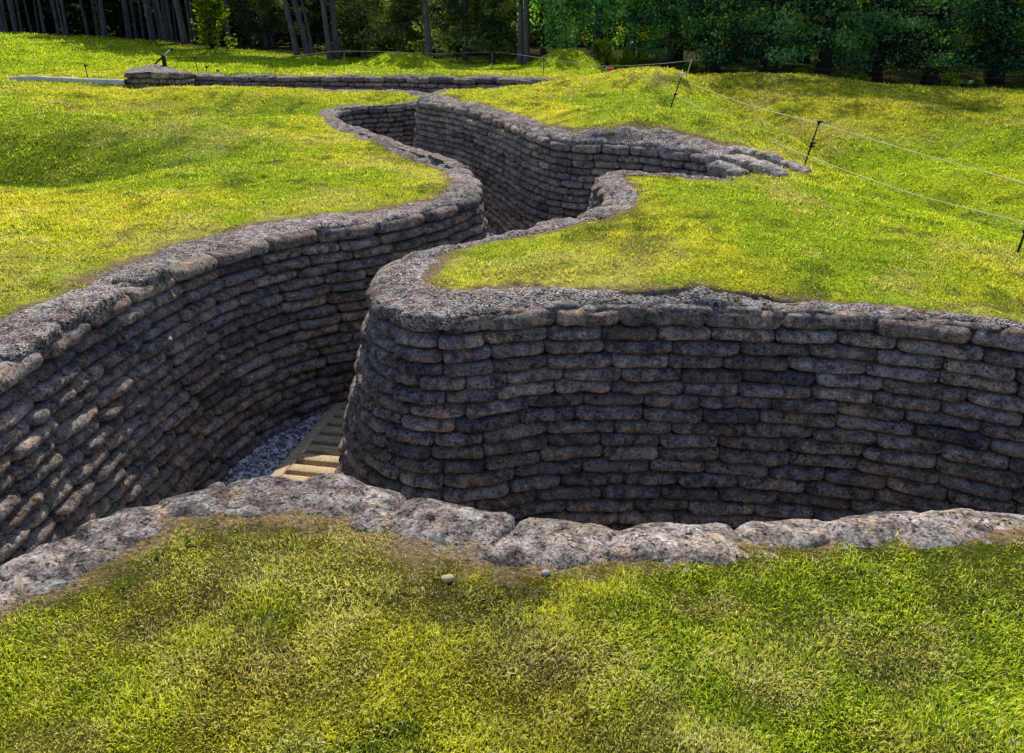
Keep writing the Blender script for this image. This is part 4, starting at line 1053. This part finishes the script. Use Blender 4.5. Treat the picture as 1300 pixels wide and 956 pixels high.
for i, (x, y, rad, lean) in enumerate(PINES):
    ms = pine_mesh(200 + i, i in (11, 13), rad * .72, lean)
    o = plant('pine_tree', ms, TP, x, y, PL[i], 'pine tree')
LP = [lowpine_mesh(300), lowpine_mesh(301), lowpine_mesh(302)]
LL = ['bushy green pine just right of the thin straight pine', 'shaded bushy pine left of the stout snagged pine', 'bushy pine with sunlit hanging boughs left of the twin pines', 'bushy pine close beside the twin pines',
      'tall bushy pine deep in the wood behind the left mound', 'dark bushy pine behind the bright bush', 'dark bushy pine left of the leaning pair', 'dark bushy pine right of the twin pines']
for i, (x, y, s) in enumerate(LOWPINES):
    plant('pine_tree', LP[i % 3], TP, x, y, LL[i], 'pine tree', None, i * 1.3, s)
BL = ['birch with leaning grey trunk just left of the red sign', 'birch with hanging leaves behind the right grass mound', 'birch with hanging pale green leaves above and right of the red sign', 'birch with hanging leaves behind the crest stake']
for i, (x, y, s) in enumerate(BIRCHES):
    plant('birch_tree', birch_mesh(400 + i, .12 if i == 0 else .03), TP, x, y, BL[i], 'birch tree', None, 0 if i == 0 else i * 2.0, s)
BR = [broad_mesh(500 + i) for i in range(4)]
BR3 = [broad_mesh(530 + i) for i in range(2)]
M_DARKW = leaf_material('shaded_leaves', (.005, .016, .012), (.05, .10, .045), .15)  # darker leaf copy, the deep wood's shade put into its colour
for b in BR3: b[1].materials[0] = M_DARKW
BR2 = [broad_mesh(520 + i) for i in range(2)]
M_DEEP = leaf_material('deep_wood_leaves', (.02, .05, .010), (.34, .42, .04), .5)  # yellower leaf copy, backlight through the gaps put into its colour
for b in BR2: b[1].materials[0] = M_DEEP
BRL = ['dark broadleaf tree behind the left end of the wire fence', 'large dark broadleaf tree above the kerb on the right hill', 'dark broadleaf tree above the middle of the right hill crest', 'wide dark broadleaf tree right of the hill crest',
       'dark layered broadleaf tree left of the white plate', 'dark layered broadleaf tree right of the white plate', 'dark broadleaf tree at the right edge']
for i, (x, y, s) in enumerate(BROADS):
    if i < 7: plant('broadleaf_tree', BR[i % 4], TP, x, y, BRL[i], 'broadleaf tree', None, i * 1.7, s, s * (1.25 if i < 3 else 1.0))
    else: plant('broadleaf_tree', (BR2 if x > 3 else BR3)[i % 2], TP, x, y, 'dark broadleaf tree deep in the wood behind the front row', 'broadleaf tree', 'dark trees deep in the wood', i * 1.7, s)
BU = [bush_mesh(600), bush_mesh(601)]
BUL = ['bright olive bush under the pines right of the emplacement', 'dim bush between the trunks right of the straight pines', 'small sunlit shrub under the red sign', 'small bright yellow green shrub right of the red sign', 'small shrub behind the red sign, left of it',
       'small shrub below the birch leaves, left of the crest stake', 'tiny bright shrub left on the right hill crest', 'tiny bright shrub in the middle of the wire fence', 'tiny bright shrub left of the white plate', 'tiny bright shrub right of the white plate', 'small shrub behind the crest stake']
for i, (x, y, s) in enumerate(BUSHES):
    plant('bush', BU[i % 2], ('stems', 'foliage'), x, y, BUL[i], 'bush', None, i * 2.1, s * 1.05, s * (1.05 if i < 6 else .6))

# the wood beyond, one mass
r = np.random.default_rng(77)
C = []
for i in range(1500):
    x = r.uniform(-62, 60); y = r.uniform(64, 78) - 8 * max(0, x / 60); z = g1(x, y) + r.uniform(-.3, 9)
    C.append(np.array([x, y, z]) + r.normal(0, 1, (34, 3)) * [1.1, .8, .7])
C = np.concatenate(C); V, F = leaves(C, .42, 78)
tag(obj('far_wood', mesh_np('far_wood', V, F, M_WOODM, False, {'tint': np.repeat(tint_of(C, 79, .3), 4)})), 'dark leafy mass of the wood behind all the trees', 'wood', kind='stuff')

# ------------------------------------------------------------------ grass
def grass(N, seed, y0, y1, L0, name, label, pw=1.0, dens=None):
    r = np.random.default_rng(seed)
    u = r.uniform(0, 1, N)
    if pw == 1.0: y = y0 * (y1 / y0) ** u
    else: y = (y0 ** (1 - pw) + u * (y1 ** (1 - pw) - y0 ** (1 - pw))) ** (1 / (1 - pw))
    x = r.uniform(-1, 1, N) * (.82 * y + 2.2)
    xy = np.stack([x, y], 1)
    keep = ~inside(xy)
    xy = xy[keep]
    d, e = rimdist(xy)
    e = e + .02 * (xy[:, 1] < 4.2)
    e = e + .30 * fbm(xy, 2.2, 2, 91) * .6 + .20 * fbm(xy, 9, 2, 92)
    clump = fbm(xy, 7.0, 2, 93) + .6 * fbm(xy, 1.3, 2, 94)
    pr = np.maximum(sstep(e, .03, .26), np.where(xy[:, 1] < 4.2, .30, .14) * sstep(e, -.16, -.02))
    k = (d > .16) & (r.uniform(0, 1, len(xy)) < pr) & (xy[:, 1] < 44) & ~((xy[:, 0] > 5) & (xy[:, 1] > 32))
    xy = xy[k]; e = e[k]; clump = clump[k]
    n = len(xy); dist = np.hypot(xy[:, 0], xy[:, 1])
    z = ground_fast(xy)
    L = L0 * (.62 + .050 * dist) * np.clip(1 + .40 * clump, .72, 1.9) * r.lognormal(0, .28, n) * (.68 + .32 * sstep(e, .05, .5))
    W = np.where(dist < 4.6, .0038, .0024 + .00068 * dist) * r.uniform(.7, 1.3, n)
    az = r.uniform(0, 6.283, n) + .0
    wind = fbm(xy, 3.0, 2, 95) * 3.0
    az = np.where(r.uniform(0, 1, n) < .3, wind + r.normal(0, .5, n), az)
    lean = np.clip(r.normal(.95, .42, n), .05, 1.5)
    dx = np.stack([np.cos(az), np.sin(az)], 1); sd = np.stack([-np.sin(az), np.cos(az)], 1)
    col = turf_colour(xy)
    hsv = r.uniform(0, 1, n)
    col = mixc(np.where(hsv < .10, .65, 0.0), col, np.array([STRAW]))
    col = mixc(np.where(hsv > .78, .55, 0.0), col, np.array([[.08, .17, .014]]))
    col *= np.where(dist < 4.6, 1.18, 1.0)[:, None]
    col *= (r.lognormal(-.05, np.where(dist < 4.6, .68, .50), n) * np.clip(1 + .28 * clump, .5, 1.6))[:, None]
    dry = 1 - sstep(e, .1, .42)
    col = mixc(dry * .6 * (r.uniform(0, 1, n) < .75), col, np.array([[.44, .31, .16]]))
    col = np.clip(col, .003, .9)
    b = np.concatenate([xy, (z - .003)[:, None]], 1)
    side = np.concatenate([sd * W[:, None] * .5, np.zeros((n, 1))], 1)
    m1 = b + np.concatenate([dx * (L * .55 * np.sin(lean * .6))[:, None], (L * .55 * np.cos(lean * .6))[:, None]], 1)
    tp = m1 + np.concatenate([dx * (L * .5 * np.sin(lean * 1.25))[:, None], (L * .5 * np.cos(lean * 1.25))[:, None]], 1)
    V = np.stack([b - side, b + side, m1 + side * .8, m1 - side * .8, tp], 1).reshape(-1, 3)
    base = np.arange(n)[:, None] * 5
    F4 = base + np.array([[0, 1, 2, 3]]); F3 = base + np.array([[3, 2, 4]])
    sh = np.array([.45, .45, 1.0, 1.0, 1.3])  # painted root shade: darker blade base, lighter tip
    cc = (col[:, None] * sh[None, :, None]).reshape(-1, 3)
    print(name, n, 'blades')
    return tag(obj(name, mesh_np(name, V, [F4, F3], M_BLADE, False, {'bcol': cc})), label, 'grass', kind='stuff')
grass(760000, 1, .9, 4.2, .027, 'grass', 'short tangled grass in the foreground below the parapet edge', pw=1.4)
grass(640000, 2, 4.2, 16, .027, 'grass', 'mown grass on the middle island and the left bank', pw=1.2)
grass(480000, 3, 16, 44, .026, 'grass', 'rough bright grass of the far meadow, ridge and right hill')

# crumbs of soil and grit along the worn edge
r = np.random.default_rng(88); n = 9000
x = r.uniform(-3.2, 4.2, n); y = r.uniform(1.6, 3.2, n); P = np.stack([x, y], 1); P = P[~inside(P)]
d_, e_ = rimdist(P); e_ = e_ + .12 * fbm(P, 5, 2, 98)
P = P[(d_ > .15) & (e_ > -.16) & (e_ < .16) & (r.uniform(0, 1, len(P)) < .75)]; n = len(P)
ico = np.array([[0, 0, 1], [.94, 0, -.2], [-.47, .82, -.2], [-.47, -.82, -.2], [.3, .5, .5], [-.5, -.2, .6]])
f = np.array([[0, 1, 4], [4, 1, 2], [0, 4, 2], [0, 2, 5], [5, 2, 3], [0, 5, 3], [0, 3, 1]])
sz = .0045 * r.lognormal(0, .45, n)
v = ico[None] * (1 + .3 * r.standard_normal((n, 6, 1))) * sz[:, None, None]
V = v + np.concatenate([P, (ground_fast(P) + sz * .2)[:, None]], 1)[:, None]
F = (f[None] + (np.arange(n) * 6)[:, None, None]).reshape(-1, 3)
m_, nt_, out_ = new_mat('grit'); g_ = NT(nt_)
g_.l(g_.bsdf(g_.mix(g_.attr('tint'), (.07, .045, .03), (.46, .40, .34)), .9), out_.inputs[0])
tag(obj('grit', mesh_np('grit', V.reshape(-1, 3), F, m_, False, {'tint': np.repeat(r.uniform(0, 1, n) ** 1.6, 6)})), 'brown soil crumbs and grit on the worn strip along the parapet edge', 'grit', kind='stuff')

# stones and weeds in the foreground turf
def stone(q, size, col, label, seed):
    r = np.random.default_rng(seed); nu, nv = 14, 9; V = []
    for j in range(nv):
        for i in range(nu):
            a = 2 * math.pi * i / nu; b = math.pi * (j / (nv - 1) - .5)
            V.append((math.cos(a) * math.cos(b) * size, math.sin(a) * math.cos(b) * size * .7, math.sin(b) * size * .55))
    V = np.array(V); V *= (1 + .16 * fbm(V / size + seed, 1.3, 2, 3))[:, None]
    F = [(j * nu + i, j * nu + (i + 1) % nu, (j + 1) * nu + (i + 1) % nu, (j + 1) * nu + i) for j in range(nv - 1) for i in range(nu)]
    o = obj('pebble', mesh_np('pebble', V, np.array(F), mat_simple('pebble_' + str(seed), col, .8, .25, 60)), None, (q[0], q[1], g1(q[0], q[1]) + size * .3))
    tag(o, label, 'pebble')
stone(STONES[0], .030, (.45, .36, .2), 'cream pebble in the dry turf left of the grey one', 1)
stone(STONES[1], .020, (.34, .33, .34), 'small grey pebble near the middle of the parapet edge', 2)
def weed(q, seed, label):
    r = np.random.default_rng(seed); V = []; F = []
    for k in range(9):
        th = r.uniform(0, 6.28); l = r.uniform(.022, .045); w = l * r.uniform(.16, .24); el = r.uniform(.25, .8)
        d = np.array([math.cos(th), math.sin(th)]); s_ = np.array([-d[1], d[0]])
        for (f, ww) in ((0, .15), (.35, .8), (.7, 1), (1.0, .1)):
            h = math.sin(el) * l * f * (1.15 - .5 * f)
            for sg in (-1, 1): V.append(np.concatenate([d * l * f + s_ * w * ww * sg * .5, [h + .004 * (ww > .5) ]]))
        b = k * 8
        for i in range(3): F.append((b + 2 * i, b + 2 * i + 1, b + 2 * i + 3, b + 2 * i + 2))
    c = np.array([[.07, .15, .02]]) * r.uniform(.8, 1.5, (len(V), 1))
    o = obj('weed', mesh_np('weed', np.array(V), np.array(F), M_BLADE, True, {'bcol': c}), None, (q[0], q[1], g1(q[0], q[1]) + .005))
    tag(o, label, 'weed', 'leafy weeds in the foreground turf')
WL = ['leafy weed on the bare soil at the left parapet edge, upper of two', 'leafy weed beside the left parapet stones, rightmost of the cluster', 'leafy weed at the left parapet edge near the picture side']

for i, q in enumerate(WEEDS): weed(q, 40 + i, WL[i])

# ------------------------------------------------------------------ light, sky, camera
SUN_EL, SUN_AZ = 50.0, -2.0          # azimuth measured clockwise from +Y
w = bpy.data.worlds.new('World'); SC.world = w; w.use_nodes = True
nt = w.node_tree; bg = nt.nodes['Background']
sky = nt.nodes.new('ShaderNodeTexSky'); sky.sky_type = 'NISHITA'; sky.sun_disc = False
sky.sun_elevation = math.radians(SUN_EL); sky.sun_rotation = math.radians(SUN_AZ)
nt.links.new(sky.outputs[0], bg.inputs[0]); bg.inputs[1].default_value = .15
ld = bpy.data.lights.new('sun', 'SUN'); ld.energy = 5.0; ld.angle = math.radians(.5); ld.color = (1.0, .93, .80)
lo = bpy.data.objects.new('sun', ld); COL.objects.link(lo)
from mathutils import Vector
a = math.radians(SUN_AZ); e = math.radians(SUN_EL)
sd = Vector((math.sin(a) * math.cos(e), math.cos(a) * math.cos(e), math.sin(e)))
lo.rotation_euler = (-sd).to_track_quat('-Z', 'Y').to_euler(); lo.location = (-10, 15, 25)
cd = bpy.data.cameras.new('camera'); cam = bpy.data.objects.new('camera', cd); COL.objects.link(cam)
cam.location = tuple(CAM); cam.rotation_euler = (math.pi / 2 - PITCH, 0, 0)
cd.sensor_width = 36; cd.lens = 1011 / 1300 * 36; cd.shift_y = -45 / 1300; cd.clip_end = 1000; cd.clip_start = .05
SC.camera = cam
SC.view_settings.view_transform = 'Standard'; SC.view_settings.look = 'None'; SC.view_settings.exposure = 0
SC.cycles.use_denoising = True
SC.cycles.max_bounces = 6; SC.cycles.transparent_max_bounces = 4
